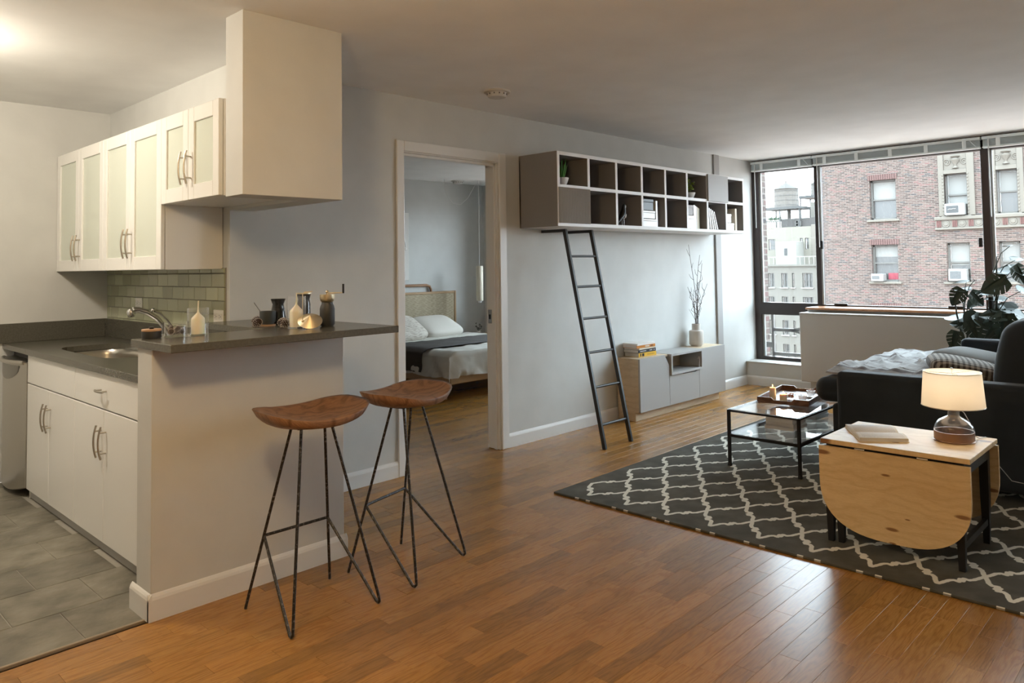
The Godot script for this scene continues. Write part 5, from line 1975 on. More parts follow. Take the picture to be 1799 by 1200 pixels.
func make_rug() -> void:
	var x0 := 3.26
	var x1 := 6.15
	var z0 := -2.95
	var z1 := 0.29
	var s := 560.0
	var w := int((x1 - x0) * s)
	var h := int((z1 - z0) * s)
	var img := Image.create(w, h, false, Image.FORMAT_RGB8)
	# dark pile with patchy lighter areas
	var pile := noise_tex(61, 0.008, [lin(0.060, 0.054, 0.040), lin(0.076, 0.069, 0.052), lin(0.102, 0.094, 0.073)], 512, 5, 1.4).get_image()
	for i in range(0, w, 512):
		for j in range(0, h, 512):
			img.blit_rect(pile, Rect2i(0, 0, 512, 512), Vector2i(i, j))
	# ivory trellis
	var R := 6
	var dot := Image.create(R * 2 + 1, R * 2 + 1, false, Image.FORMAT_RGBA8)
	for i in R * 2 + 1:
		for j in R * 2 + 1:
			var d := Vector2(i - R, j - R).length()
			dot.set_pixel(i, j, Color(lin(0.74, 0.71, 0.63), clampf(R + 0.3 - d, 0.0, 1.0)))
	var rgba := Image.create(w, h, false, Image.FORMAT_RGBA8)
	img.convert(Image.FORMAT_RGBA8)
	var cur := [Vector2(0, 0), Vector2(0.16, 0.11), Vector2(0.32, 0.20), Vector2(0.41, 0.32), Vector2(0.38, 0.47), Vector2(0.55, 0.45), Vector2(0.45, 0.55), Vector2(0.62, 0.53), Vector2(0.59, 0.68), Vector2(0.68, 0.80), Vector2(0.84, 0.89), Vector2(1, 1)]
	var hx := 0.1945
	var hz := 0.1294
	for i in 7:
		for j in 12:
			var c := Vector2(3.53 + 2.0 * hx * i, -2.753 + 2.0 * hz * j)
			for sx in [-1.0, 1.0]:
				for sz in [-1.0, 1.0]:
					# from the side node (c.x, c.z + sz*hz) to the end node (c.x + sx*hx, c.z)
					for k in cur.size() - 1:
						var p: Vector2 = cur[k]
						var q: Vector2 = cur[k + 1]
						var n := maxi(2, int((q - p).length() * 34.0))
						for m in n:
							var u := p.lerp(q, float(m) / n)
							var pt := Vector2(c.x + sx * hx * u.x, c.y + sz * hz * (1.0 - u.y))
							img.blend_rect(dot, Rect2i(0, 0, R * 2 + 1, R * 2 + 1), Vector2i(int((pt.x - x0) * s) - R, int((pt.y - z0) * s) - R))
	# stitches along the border
	for j in 13:
		for q in [-0.039, 0.039]:
			img.fill_rect(Rect2i(0, int((-2.735 + 0.2588 * j + q - 0.014 - z0) * s), 4, int(0.030 * s)), lin(0.74, 0.71, 0.63))
	var m := StandardMaterial3D.new()
	m.resource_name = "rug_pile"
	m.albedo_texture = ImageTexture.create_from_image(img)
	m.roughness = 0.95
	m.metallic_specular = 0.2
	m.rim_enabled = true
	m.rim = 0.15
	var b := MB.new()
	b.uvf = func(p: Vector3, _n: Vector3): return Vector2((p.x) / (x1 - x0) + 0.5, (p.z) / (z1 - z0) + 0.5)
	b.box(Vector3(0, 0.006, 0), Vector3(x1 - x0, 0.011, z1 - z0), 0.003)
	single("area_rug", b, m, "dark grey rug with ivory trellis pattern on the living room floor", "rug", Vector3((x0 + x1) / 2.0, 0, (z0 + z1) / 2.0))

func make_sofa() -> void:
	var vel := mat("velvet", Color(1, 1, 1), 0.85)
	triplanar(vel, noise_tex(71, 0.01, [lin(0.009, 0.014, 0.021), lin(0.013, 0.019, 0.027), lin(0.021, 0.029, 0.039)], 256, 4), Vector3(0.9, 0.9, 0.9))
	vel.rim_enabled = true
	vel.rim = 0.3
	vel.rim_tint = 0.6
	var O := Vector3(5.66, 0.012, -1.25)
	var t := thing("sofa", "dark slate-blue velvet sofa facing the long wall", "sofa", O)
	var b := MB.new()
	b.rbox(Vector3(4.725, 0.348, -1.19) - O, Vector3(0.15, 0.575, 1.32), 0.035, 4)
	part("arm", b, vel, t)
	b = MB.new()
	b.rbox(Vector3(6.635, 0.375, -1.075) - O, Vector3(0.15, 0.63, 1.09), 0.035, 4)
	part("arm", b, vel, t)
	b = MB.new()
	b.rbox(Vector3(5.68, 0.28, -1.26) - O, Vector3(1.76, 0.26, 1.36), 0.03, 3)
	part("base", b, vel, t)
	b = MB.new()
	b.rbox(Vector3(5.68, 0.44, -0.62) - O, Vector3(1.76, 0.56, 0.16), 0.04, 3)
	part("back_frame", b, vel, t)
	for s in [[4.805, 5.675], [5.685, 6.555]]:
		b = MB.new()
		var c := Vector3((s[0] + s[1]) / 2.0, 0.485, -1.40) - O
		b.rbox(c, Vector3(s[1] - s[0], 0.155, 1.32), 0.068, 4, 5, Transform3D.IDENTITY, func(p: Vector3): return p + Vector3(0, 0.012 * maxf(0.0, signf(p.y)) * cos(p.x * 3.2) * cos(p.z * 2.0), 0))
		part("seat_cushion", b, vel, t)
		b = MB.new()
		var xf := Transform3D(Basis(Vector3.RIGHT, 0.20), Vector3((s[0] + s[1]) / 2.0, 0.735, -0.87) - O)
		b.rbox(Vector3.ZERO, Vector3(s[1] - s[0] - 0.01, 0.46, 0.27), 0.115, 6, 6, xf, func(p: Vector3): return p + Vector3(0, 0, signf(p.z) * 0.05 * cos(clampf(p.x * 3.0, -1.5, 1.5)) * cos(clampf(p.y * 5.0, -1.5, 1.5))))
		part("back_cushion", b, vel, t)
	for p in [[4.74, -1.78], [6.62, -1.55], [4.74, -0.6], [6.62, -0.6]]:
		b = MB.new()
		b.lathe([Vector2(0, 0), Vector2(0.018, 0), Vector2(0.024, 0.06), Vector2(0, 0.06)], 16, Transform3D(Basis.IDENTITY, Vector3(p[0], 0.0, p[1]) - Vector3(O.x, 0, O.z)))
		part("leg", b, M.black, t)
	# crumpled throw along the seat
	var n := FastNoiseLite.new()
	n.seed = 31
	n.frequency = 1.3
	n.fractal_octaves = 3
	b = MB.new()
	b.uvf = func(p: Vector3, _n: Vector3): return Vector2(p.x * 1.4, p.z * 1.4)
	var rows := []
	for i in 41:
		var row := PackedVector3Array()
		for j in 41:
			var u := i / 40.0
			var v := j / 40.0
			var x := lerpf(-0.72, 0.72, u) + n.get_noise_2d(v * 2.0, 7.0) * 0.03
			var z := lerpf(-0.36, 0.36, v) + n.get_noise_2d(u * 2.0, 3.0) * 0.05
			var y := 0.022 + 0.09 * pow(n.get_noise_2d(x * 1.5 + 3.0, z * 2.8 + x), 2.0) + 0.02 * n.get_noise_2d(x * 2.4, z * 2.0 + 5.0) + 0.006 * n.get_noise_2d(x * 4.0, z * 5.0)
			var edge := minf(minf(u, 1.0 - u), minf(v, 1.0 - v))
			y *= smoothstep(0.0, 0.06, edge) * 0.9 + 0.1
			row.append(Vector3(x, y + 0.008, z))
		rows.append(row)
	b.grid(rows, true)
	for k in 40:
		for e in [[rows[0][k], rows[0][k + 1]], [rows[40][k], rows[40][k + 1]], [rows[k][0], rows[k + 1][0]], [rows[k][40], rows[k + 1][40]]]:
			var dn := Vector3(0, -0.012, 0)
			b.quad(e[0], e[1], e[1] + dn, e[0] + dn, Vector3(e[0].x, 0, e[0].z))
	var tm := StandardMaterial3D.new()
	tm.resource_name = "throw_wool"
	tm.roughness = 0.95
	tm.albedo_texture = ImageTexture.create_from_image(stripe_image())
	tm.rim_enabled = true
	tm.rim = 0.3
	single("throw_blanket", b, tm, "rumpled light grey throw with brown stripes across the sofa seat", "blanket", Vector3(5.62, 0.580, -1.66))
	# pillows
	var pm := StandardMaterial3D.new()
	pm.resource_name = "check_linen"
	pm.albedo_texture = ImageTexture.create_from_image(check_image())
	pm.roughness = 0.95
	b = MB.new()
	b.uvf = func(p: Vector3, _n: Vector3): return Vector2(p.x * 2.2 + 0.5, p.z * 2.2 + 0.5)
	b.cushion(Vector3.ZERO, Vector3(0.46, 0.13, 0.44), 0.75, 0.42)
	var pl := single("throw_pillow", b, pm, "cream pillow with brown checks lying against the back cushion", "pillow", Vector3(5.30, 0.625, -1.28))
	pl.rotation = Vector3(0.18, 0.35, 0.0)
	b = MB.new()
	b.cushion(Vector3.ZERO, Vector3(0.44, 0.14, 0.40), 0.7, 0.42)
	pl = single("throw_pillow", b, M.grey_linen, "plain grey pillow behind the checked pillow", "pillow", Vector3(5.76, 0.625, -1.36))
	pl.rotation = Vector3(0.12, -0.2, 0.0)

func stripe_image() -> Image:
	var n := FastNoiseLite.new()
	n.seed = 8
	n.frequency = 0.05
	var img := Image.create(256, 256, false, Image.FORMAT_RGB8)
	for y in 256:
		for x in 256:
			var c := lin(0.40, 0.40, 0.40)
			var u := fposmod(x / 256.0, 1.0)
			if (u > 0.10 and u < 0.16) or (u > 0.20 and u < 0.22) or (u > 0.80 and u < 0.87):
				c = lin(0.07, 0.045, 0.038)
			var v := fposmod(y / 128.0, 1.0)
			if v > 0.44 and v < 0.50:
				c = c.lerp(lin(0.20, 0.17, 0.16), 0.6)
			c = c * (1.0 + 0.14 * n.get_noise_2d(x * 3.0, y))
			img.set_pixel(x, y, c)
	return img

func check_image() -> Image:
	var img := Image.create(256, 256, false, Image.FORMAT_RGB8)
	for y in 256:
		for x in 256:
			var c := lin(0.50, 0.46, 0.40)
			var a: bool = fposmod(x / 17.0, 1.0) < 0.42
			var d: bool = fposmod(y / 17.0, 1.0) < 0.42
			if a and d:
				c = lin(0.055, 0.042, 0.036)
			elif a or d:
				c = lin(0.24, 0.21, 0.18)
			img.set_pixel(x, y, c)
	return img

func make_coffee_table() -> void:
	var x0 := 4.39
	var x1 := 5.41
	var z0 := -2.455
	var z1 := -1.97
	var O := Vector3((x0 + x1) / 2.0, 0.0118, (z0 + z1) / 2.0)
	var hx := (x1 - x0) / 2.0
	var hz := (z1 - z0) / 2.0
	var t := thing("coffee_table", "rectangular coffee table of black steel with glass top and shelf", "coffee table", O)
	var k := 0.018
	var b: MB
	for sx in [-1.0, 1.0]:
		for sz in [-1.0, 1.0]:
			b = MB.new()
			var p := Vector3(sx * (hx - k / 2.0), 0, sz * (hz - k / 2.0))
			b.box2(p + Vector3(-k / 2.0, 0.02, -k / 2.0), p + Vector3(k / 2.0, 0.358, k / 2.0), 0.001)
			b.lathe([Vector2(0, 0), Vector2(0.015, 0), Vector2(0.016, 0.004), Vector2(0.011, 0.03), Vector2(0, 0.03)], 4, Transform3D(Basis(Vector3.UP, PI / 4.0), p), 10.0)
			part("leg", b, M.black_steel, t)
	for y in [0.346, 0.186]:
		var f := 0.012 if y > 0.3 else 0.018
		b = MB.new()
		b.box2(Vector3(-hx + k, y, -hz), Vector3(hx - k, y + f, -hz + k), 0.001)
		b.box2(Vector3(-hx + k, y, hz - k), Vector3(hx - k, y + f, hz), 0.001)
		b.box2(Vector3(-hx, y, -hz + k), Vector3(-hx + k, y + f, hz - k), 0.001)
		b.box2(Vector3(hx - k, y, -hz + k), Vector3(hx, y + f, hz - k), 0.001)
		part("frame", b, M.black_steel, t)
		b = MB.new()
		b.box2(Vector3(-hx + 0.004, y + f, -hz + 0.004), Vector3(hx - 0.004, y + f + 0.006, hz - 0.004), 0.001)
		part("glass_top" if y > 0.3 else "glass_shelf", b, M.clear_glass, t)
	# books on the glass shelf
	var y := O.y + 0.210
	for q in 5:
		book("magazine", ["thick pale grey magazine at the bottom of the near pile on the glass shelf", "pale grey magazine second from the bottom of the near pile", "pale grey magazine in the middle of the near pile", "pale grey magazine fourth from the bottom of the near pile", "pale grey magazine on top of the near pile on the glass shelf"][q], Vector3(4.775, y, -2.235), Vector3(0.21, 0.0225, 0.185 if q > 0 else 0.20), 0.03 * (q % 2), M.pale_grey2, "magazines on the glass shelf")
		y += 0.023
	y = O.y + 0.210
	for q in 4:
		book("magazine", ["off-white magazine at the bottom of the far pile on the glass shelf", "off-white magazine second in the far pile", "off-white magazine third in the far pile", "off-white magazine on top of the far pile on the glass shelf"][q], Vector3(5.20, y, -2.26), Vector3(0.20, 0.0225, 0.19), -0.06 + 0.05 * (q % 3), M.pale_grey2, "magazines on the glass shelf")
		y += 0.023
	# wooden tray and what stands on it
	y = O.y + 0.3645
	var walnut := mat("walnut", Color(1, 1, 1), 0.4)
	walnut.albedo_texture = ImageTexture.create_from_image(wood_image(256, 256, 37, lin(0.07, 0.028, 0.014), lin(0.25, 0.115, 0.06), 6.0, 2.0))
	walnut.uv1_triplanar = true
	walnut.uv1_scale = Vector3(2.5, 4.0, 2.5)
	var tr := thing("serving_tray", "dark wooden serving tray with cut-out handles on the coffee table", "tray", Vector3(5.00, y, -2.275), deg_to_rad(9.0))
	var a := 0.275
	var d := 0.165
	b = MB.new()
	b.box2(Vector3(-a, 0, -d), Vector3(a, 0.008, d), 0.001)
	part("bottom", b, walnut, tr)
	for s in [-1.0, 1.0]:
		b = MB.new()
		b.box2(Vector3(-a, 0.008, s * d - 0.006), Vector3(a, 0.040, s * d + 0.006), 0.002)
		part("long_side", b, walnut, tr)
		b = MB.new()
		var pl := PackedVector2Array([Vector2(-d, 0.008), Vector2(d, 0.008), Vector2(d, 0.040), Vector2(0.075, 0.040), Vector2(0.058, 0.022), Vector2(-0.058, 0.022), Vector2(-0.075, 0.040), Vector2(-d, 0.040)])
		b.extrude(pl, -0.006, 0.006, Transform3D(Basis(Vector3.UP, PI / 2.0), Vector3(s * a, 0, 0)))
		part("short_side", b, walnut, tr)
		b = MB.new()
		b.tube([Vector3(s * a, 0.040, -0.078), Vector3(s * a, 0.024, -0.060), Vector3(s * a, 0.0235, 0.060), Vector3(s * a, 0.040, 0.078)], 0.0028, 6)
		part("handle_wire", b, M.chrome, tr)
	y += 0.008
	for q in [[4.80, -2.335, 0.021, 0.085, "tall ivory pillar candle on the tray"], [4.832, -2.275, 0.025, 0.042, "short ivory pillar candle on the tray"]]:
		var c := thing("candle", q[4], "candle", Vector3(q[0], y, q[1]))
		b = MB.new()
		var cr: float = q[2]
		var ch: float = q[3]
		b.lathe([Vector2(0, 0), Vector2(cr, 0), Vector2(cr, ch - 0.003), Vector2(cr - 0.003, ch), Vector2(cr * 0.6, ch - 0.005), Vector2(0, ch - 0.006)], 24)
		part("wax", b, M.wax, c)
		b = MB.new()
		b.tube([Vector3(0, ch - 0.006, 0), Vector3(0, ch + 0.006, 0)], 0.0012, 5)
		part("wick", b, M.black, c)
		b = MB.new()
		b.lathe([Vector2(0, ch + 0.002), Vector2(0.0040, ch + 0.008), Vector2(0.003, ch + 0.014), Vector2(0, ch + 0.022)], 10)
		var fm := StandardMaterial3D.new()
		fm.albedo_color = Color(1, 0.9, 0.7)
		fm.emission_enabled = true
		fm.emission = Color(1.0, 0.86, 0.62)
		fm.emission_energy_multiplier = 3.0
		part("flame", b, fm, c)
		var l := OmniLight3D.new()
		l.name = "flame_glow"
		l.light_color = Color(1.0, 0.75, 0.45)
		l.light_energy = 0.004
		l.light_size = 0.005
		l.omni_range = 15.0
		l.omni_attenuation = 2.0
		l.shadow_enabled = true
		c.add_child(l)
		l.position = Vector3(0, ch + 0.014, 0)
	t = thing("nut_bowl", "clear glass bowl with nuts on the tray", "bowl", Vector3(4.895, y, -2.26))
	b = MB.new()
	b.lathe([Vector2(0, 0), Vector2(0.028, 0), Vector2(0.037, 0.02), Vector2(0.039, 0.04), Vector2(0.0365, 0.04), Vector2(0.034, 0.02), Vector2(0.025, 0.004), Vector2(0, 0.004)], 28)
	part("glass", b, M.clear_glass, t)
	var r := RandomNumberGenerator.new()
	r.seed = 3
	b = MB.new()
	for q in 46:
		var an := r.randf() * TAU
		var rd := sqrt(r.randf()) * 0.027
		b.cushion(Vector3(cos(an) * rd, 0.010 + r.randf() * 0.030, sin(an) * rd), Vector3(0.012, 0.009, 0.009), 1.0, 1.0, Transform3D.IDENTITY, 5, 7)
	var nuts := single("mixed_nuts", b, M.nut, "brown nuts filling the clear glass bowl", "nuts", Vector3(4.895, y, -2.26))
	nuts.set_meta("kind", "stuff")
	for q in [[4.885, -2.165, "small frosted glass cup near the corner of the tray", false], [5.065, -2.185, "small frosted glass cup on a saucer at the back of the tray", true]]:
		var base := y
		if q[3]:
			b = MB.new()
			b.lathe([Vector2(0, 0), Vector2(0.028, 0), Vector2(0.056, 0.006), Vector2(0.056, 0.008), Vector2(0.028, 0.003), Vector2(0, 0.003)], 28)
			single("saucer", b, M.white_gloss, "white saucer under the frosted glass cup", "saucer", Vector3(q[0], y, q[1]))
			base += 0.0035
		var c := thing("glass_cup", q[2], "cup", Vector3(q[0], base, q[1]), 0.0, "frosted glass cups on the tray")
		b = MB.new()
		b.lathe([Vector2(0, 0), Vector2(0.018, 0), Vector2(0.026, 0.018), Vector2(0.029, 0.040), Vector2(0.0265, 0.040), Vector2(0.023, 0.018), Vector2(0.016, 0.004), Vector2(0, 0.004)], 28)
		part("glass", b, M.frost_cup, c)

func make_drop_leaf() -> void:
	var pine := StandardMaterial3D.new()
	pine.resource_name = "pine"
	pine.albedo_texture = ImageTexture.create_from_image(wood_image(768, 512, 43, lin(0.56, 0.36, 0.16), lin(0.84, 0.645, 0.37), 9.0, 1.3, [[0.47, 0.22, 0.012], [0.93, 0.52, 0.020], [0.50, 0.80, 0.017], [0.04, 0.07, 0.024], [0.50, 0.95, 0.010], [0.6, 0.66, 0.007]], 5, 0.20))
	pine.roughness = 0.5
	var x0 := 3.505
	var x1 := 3.99
	var z0 := -1.475
	var z1 := -0.845
	var O := Vector3((x0 + x1) / 2.0, 0.0118, (z0 + z1) / 2.0)
	var hx := (x1 - x0) / 2.0
	var hz := (z1 - z0) / 2.0
	var t := thing("drop_leaf_table", "small pine drop-leaf table with black legs, leaves folded down", "table", O)
	var b := MB.new()
	b.uvf = func(p: Vector3, _n: Vector3): return Vector2(p.z / 0.66 + 0.5, p.x / 0.9 + 0.35)
	b.box2(Vector3(-hx, 0.452, -hz), Vector3(hx, 0.474, hz), 0.002)
	part("tabletop", b, pine, t)
	for s in [-1.0, 1.0]:
		# hanging leaf with rounded lower corners
		var pl := PackedVector2Array()
		pl.append(Vector2(hz + 0.002, 0.443))
		pl.append(Vector2(-hz - 0.002, 0.443))
		for k in 29:
			var an := PI + PI * k / 28.0
			pl.append(Vector2((hz + 0.002) * signf(cos(an)) * pow(absf(cos(an)), 0.72), 0.295 + 0.235 * signf(sin(an)) * pow(absf(sin(an)), 0.86)))
		b = MB.new()
		b.uvf = func(p: Vector3, _n: Vector3): return Vector2(p.z / 0.66 + 0.5, (0.443 - p.y) / 0.40)
		var xf := Transform3D(Basis(Vector3(0, 0, 1), Vector3(0, 1, 0), Vector3(-1, 0, 0)), Vector3(s * (hx + 0.004), 0, 0))
		b.extrude(pl, -0.009, 0.009, xf)
		var lf := part("leaf", b, pine, t)
		for z in [-hz * 0.42, hz * 0.42]:
			b = MB.new()
			b.tube([Vector3(s * (hx + 0.004), 0.447, z - 0.022), Vector3(s * (hx + 0.004), 0.447, z + 0.022)], 0.0045, 8)
			part("hinge", b, M.chrome, lf)
	b = MB.new()
	b.box2(Vector3(-hx + 0.02, 0.385, -hz + 0.02), Vector3(hx - 0.02, 0.452, hz - 0.03), 0.002)
	part("apron", b, M.black_paint, t)
	for p in [[-0.212, -0.285], [-0.212, 0.265], [0.205, 0.265], [0.205, -0.285], [-0.205, -0.240], [0.200, -0.240]]:
		b = MB.new()
		var tp := Vector3(p[0], 0.4, p[1])
		var rows := []
		for q in [[0.4, 0.019], [0.22, 0.018], [0.0, 0.0125]]:
			var w: float = q[1]
			rows.append([tp + Vector3(-w, q[0] - 0.4, -w), tp + Vector3(w, q[0] - 0.4, -w), tp + Vector3(w, q[0] - 0.4, w), tp + Vector3(-w, q[0] - 0.4, w)])
		for i in 2:
			for j in 4:
				var j1 := (j + 1) % 4
				var m: Vector3 = (rows[i][j] + rows[i][j1]) / 2.0 - tp
				b.quad(rows[i][j], rows[i][j1], rows[i + 1][j1], rows[i + 1][j], Vector3(m.x, 0, m.z))
		b.quad(rows[2][0], rows[2][1], rows[2][2], rows[2][3], Vector3.DOWN)
		part("leg", b, M.black_paint, t)
	for z in [0.265, -0.285]:
		b = MB.new()
		b.bar(Vector3(-0.2, 0.10, z), Vector3(0.2, 0.10, z), 0.02, 0.028)
		part("stretcher", b, M.black_paint, t)
	var y := O.y + 0.474
	# open book
	t = thing("open_book", "open paperback lying face up on the pine table", "book", Vector3(3.735, y, -1.30), deg_to_rad(33.0))
	var pg := StandardMaterial3D.new()
	pg.resource_name = "printed_page"
	pg.albedo_texture = ImageTexture.create_from_image(page_image())
	pg.roughness = 0.8
	b = MB.new()
	b.box2(Vector3(-0.150, 0, -0.108), Vector3(0.150, 0.003, 0.108), 0.0008)
	part("cover", b, M.paper, t)
	for s in [-1.0, 1.0]:
		b = MB.new()
		b.uvf = func(p: Vector3, _n: Vector3): return Vector2(absf(p.x) / 0.15, p.z / 0.21 + 0.5)
		var rows := []
		for i in 13:
			var u := i / 12.0
			var x: float = s * 0.146 * u
			var yy := 0.006 + 0.022 * pow(sin(clampf(u * 1.25, 0.0, 1.0) * PI * 0.5), 0.8) * (1.0 - 0.55 * u * u)
			rows.append(PackedVector3Array([Vector3(x, 0.003, -0.105), Vector3(x, yy, -0.105), Vector3(x, yy, 0.0), Vector3(x, yy, 0.105), Vector3(x, 0.003, 0.105)]))
		b.grid(rows, s < 0.0)
		b.quad(rows[12][0], rows[12][1], rows[12][3], rows[12][4], Vector3(s, 0, 0))
		part("pages", b, pg, t)
	# table lamp
	t = thing("table_lamp", "lamp with cream drum shade on a clear glass and copper base", "lamp", Vector3(3.835, y, -0.985))
	b = MB.new()
	b.lathe([Vector2(0, 0), Vector2(0.086, 0), Vector2(0.088, 0.003), Vector2(0.084, 0.006), Vector2(0.084, 0.044), Vector2(0.0805, 0.044), Vector2(0.0805, 0.004), Vector2(0, 0.004)], 40)
	part("copper_band", b, M.copper, t)
	b = MB.new()
	b.lathe([Vector2(0.084, 0.043), Vector2(0.084, 0.056), Vector2(0.078, 0.074), Vector2(0.062, 0.092), Vector2(0.040, 0.104), Vector2(0.028, 0.110), Vector2(0.026, 0.118), Vector2(0.026, 0.150), Vector2(0.0235, 0.150), Vector2(0.0235, 0.114), Vector2(0.038, 0.101), Vector2(0.060, 0.089), Vector2(0.075, 0.072), Vector2(0.081, 0.056), Vector2(0.081, 0.045)], 40)
	part("glass_body", b, M.clear_glass, t)
	b = MB.new()
	b.tube([Vector3(0, 0.148, 0), Vector3(0, 0.205, 0)], 0.012, 12)
	b.lathe([Vector2(0, 0.146), Vector2(0.028, 0.146), Vector2(0.028, 0.153), Vector2(0, 0.153)], 24)
	part("socket", b, M.nickel, t)
	b = MB.new()
	b.cushion(Vector3(0, 0.228, 0), Vector3(0.045, 0.055, 0.045), 1.0, 1.0)
	var bm := StandardMaterial3D.new()
	bm.albedo_color = Color(1, 0.95, 0.88)
	bm.emission_enabled = true
	bm.emission = Color(1.0, 0.86, 0.68)
	bm.emission_energy_multiplier = 2.0
	part("bulb", b, bm, t)
	b = MB.new()
	b.lathe([Vector2(0.132, 0.158), Vector2(0.120, 0.312), Vector2(0.1185, 0.312), Vector2(0.1305, 0.158)], 48)
	var sh := StandardMaterial3D.new()
	sh.resource_name = "shade_linen"
	sh.albedo_color = lin(0.86, 0.83, 0.77)
	sh.roughness = 0.9
	sh.backlight_enabled = true
	sh.backlight = Color(0.97, 0.95, 0.91)
	part("lamp_shade", b, sh, t)
	b = MB.new()
	b.lathe([Vector2(0.1195, 0.310), Vector2(0.1215, 0.3115), Vector2(0.1205, 0.3135), Vector2(0.1185, 0.3125)], 48)
	b.lathe([Vector2(0.1315, 0.157), Vector2(0.1335, 0.158), Vector2(0.1325, 0.1605), Vector2(0.1305, 0.159)], 48)
	part("shade_rim", b, M.nickel, t)
	b = MB.new()
	for k in 3:
		var an := TAU * k / 3.0 + 0.4
		b.tube([Vector3(0, 0.306, 0), Vector3(cos(an) * 0.119, 0.306, sin(an) * 0.119)], 0.0014, 6)
	b.tube([Vector3(0, 0.204, 0), Vector3(0.034, 0.225, 0), Vector3(0.034, 0.28, 0), Vector3(0, 0.306, 0)], 0.0014, 6)
	b.tube([Vector3(0, 0.306, 0), Vector3(0, 0.322, 0)], 0.003, 8)
	b.cushion(Vector3(0, 0.326, 0), Vector3(0.012, 0.012, 0.012), 1.0, 1.0)
	part("harp_and_finial", b, M.chrome, t)
	b = MB.new()
	b.tube([Vector3(0.012, 0.15, 0.012), Vector3(0.035, 0.125, 0.035), Vector3(0.06, 0.07, 0.055), Vector3(0.078, 0.015, 0.066), Vector3(0.098, 0.003, 0.078), Vector3(0.142, 0.003, 0.095), Vector3(0.168, -0.006, 0.10), Vector3(0.185, -0.05, 0.10), Vector3(0.21, -0.13, 0.125), Vector3(0.26, -0.21, 0.17), Vector3(0.36, -0.245, 0.28), Vector3(0.46, -0.25, 0.45), Vector3(0.52, -0.36, 0.70), Vector3(0.54, -0.468, 1.0), Vector3(0.56, -0.470, 1.3)], 0.0019, 6)
	part("cord", b, M.cord, t)
	var l := OmniLight3D.new()
	l.name = "bulb_light"
	l.light_color = Color(1.0, 0.92, 0.82)
	l.light_energy = 0.030
	l.light_size = 0.02
	l.omni_range = 15.0
	l.omni_attenuation = 2.0
	l.shadow_enabled = true
	t.add_child(l)
	l.position = Vector3(0, 0.228, 0)

func page_image() -> Image:
	var img := Image.create(256, 360, false, Image.FORMAT_RGB8)
	img.fill(lin(0.74, 0.71, 0.67))
	var r := RandomNumberGenerator.new()
	r.seed = 4
	for y in range(28, 335, 9):
		var x := 22
		while x < 228:
			var w := 5 + r.randi() % 16
			img.fill_rect(Rect2i(x, y, mini(w, 232 - x), 3), lin(0.42, 0.40, 0.38))
			x += w + 4
	return img

# one split monstera leaf in its own plane: stalk end at the origin, tip along +Y, facing +Z
func monstera_leaf(cuts: int, droop: float) -> ArrayMesh:
	var key := "monstera_%d_%d" % [cuts, int(droop * 10)]
	if M.has(key):
		return M[key]
	var pts := PackedVector2Array()
	for side in [1.0, -1.0]:
		var n := 30
		var part_pts := []
		for k in n + 1:
			var t := float(k) / n
			var w := 0.46 * pow(sin(PI * pow(t, 0.72)), 0.75)
			var y := lerpf(-0.12, 0.95, t) - 0.10 * exp(-t * 9.0)
			if t < 0.12:
				y = -0.10 - 0.35 * t + 0.45 * t * t * 8.0
			part_pts.append(Vector2(side * w, y))
		var edge := []
		for k in part_pts.size():
			edge.append(part_pts[k])
		var out := []
		for k in edge.size():
			out.append(edge[k])
			if cuts > 0 and k > 9 and k < 25 and (k - 10) % 5 == 0:
				var e: Vector2 = edge[k]
				var inn := Vector2(e.x * 0.38, e.y - 0.10)
				out.append(inn + Vector2(0, -0.012))
				out.append(inn + Vector2(side * -0.006, 0.012))
				out.append(Vector2(lerpf(e.x, edge[k + 1].x, 0.5), e.y + 0.028))
		if side < 0.0:
			out.reverse()
		for p in out:
			pts.append(p)
	var b := MB.new()
	var idx := Geometry2D.triangulate_polygon(pts)
	var f := func(p: Vector2) -> Vector3: return Vector3(p.x, p.y, 0.22 * absf(p.x) - droop * p.y * p.y - 0.35 * p.x * p.x)
	for k in range(0, idx.size(), 3):
		b.tri(f.call(pts[idx[k]]), f.call(pts[idx[k + 1]]), f.call(pts[idx[k + 2]]), Vector3(0, 0, 1))
	M[key] = b.mesh()
	return M[key]

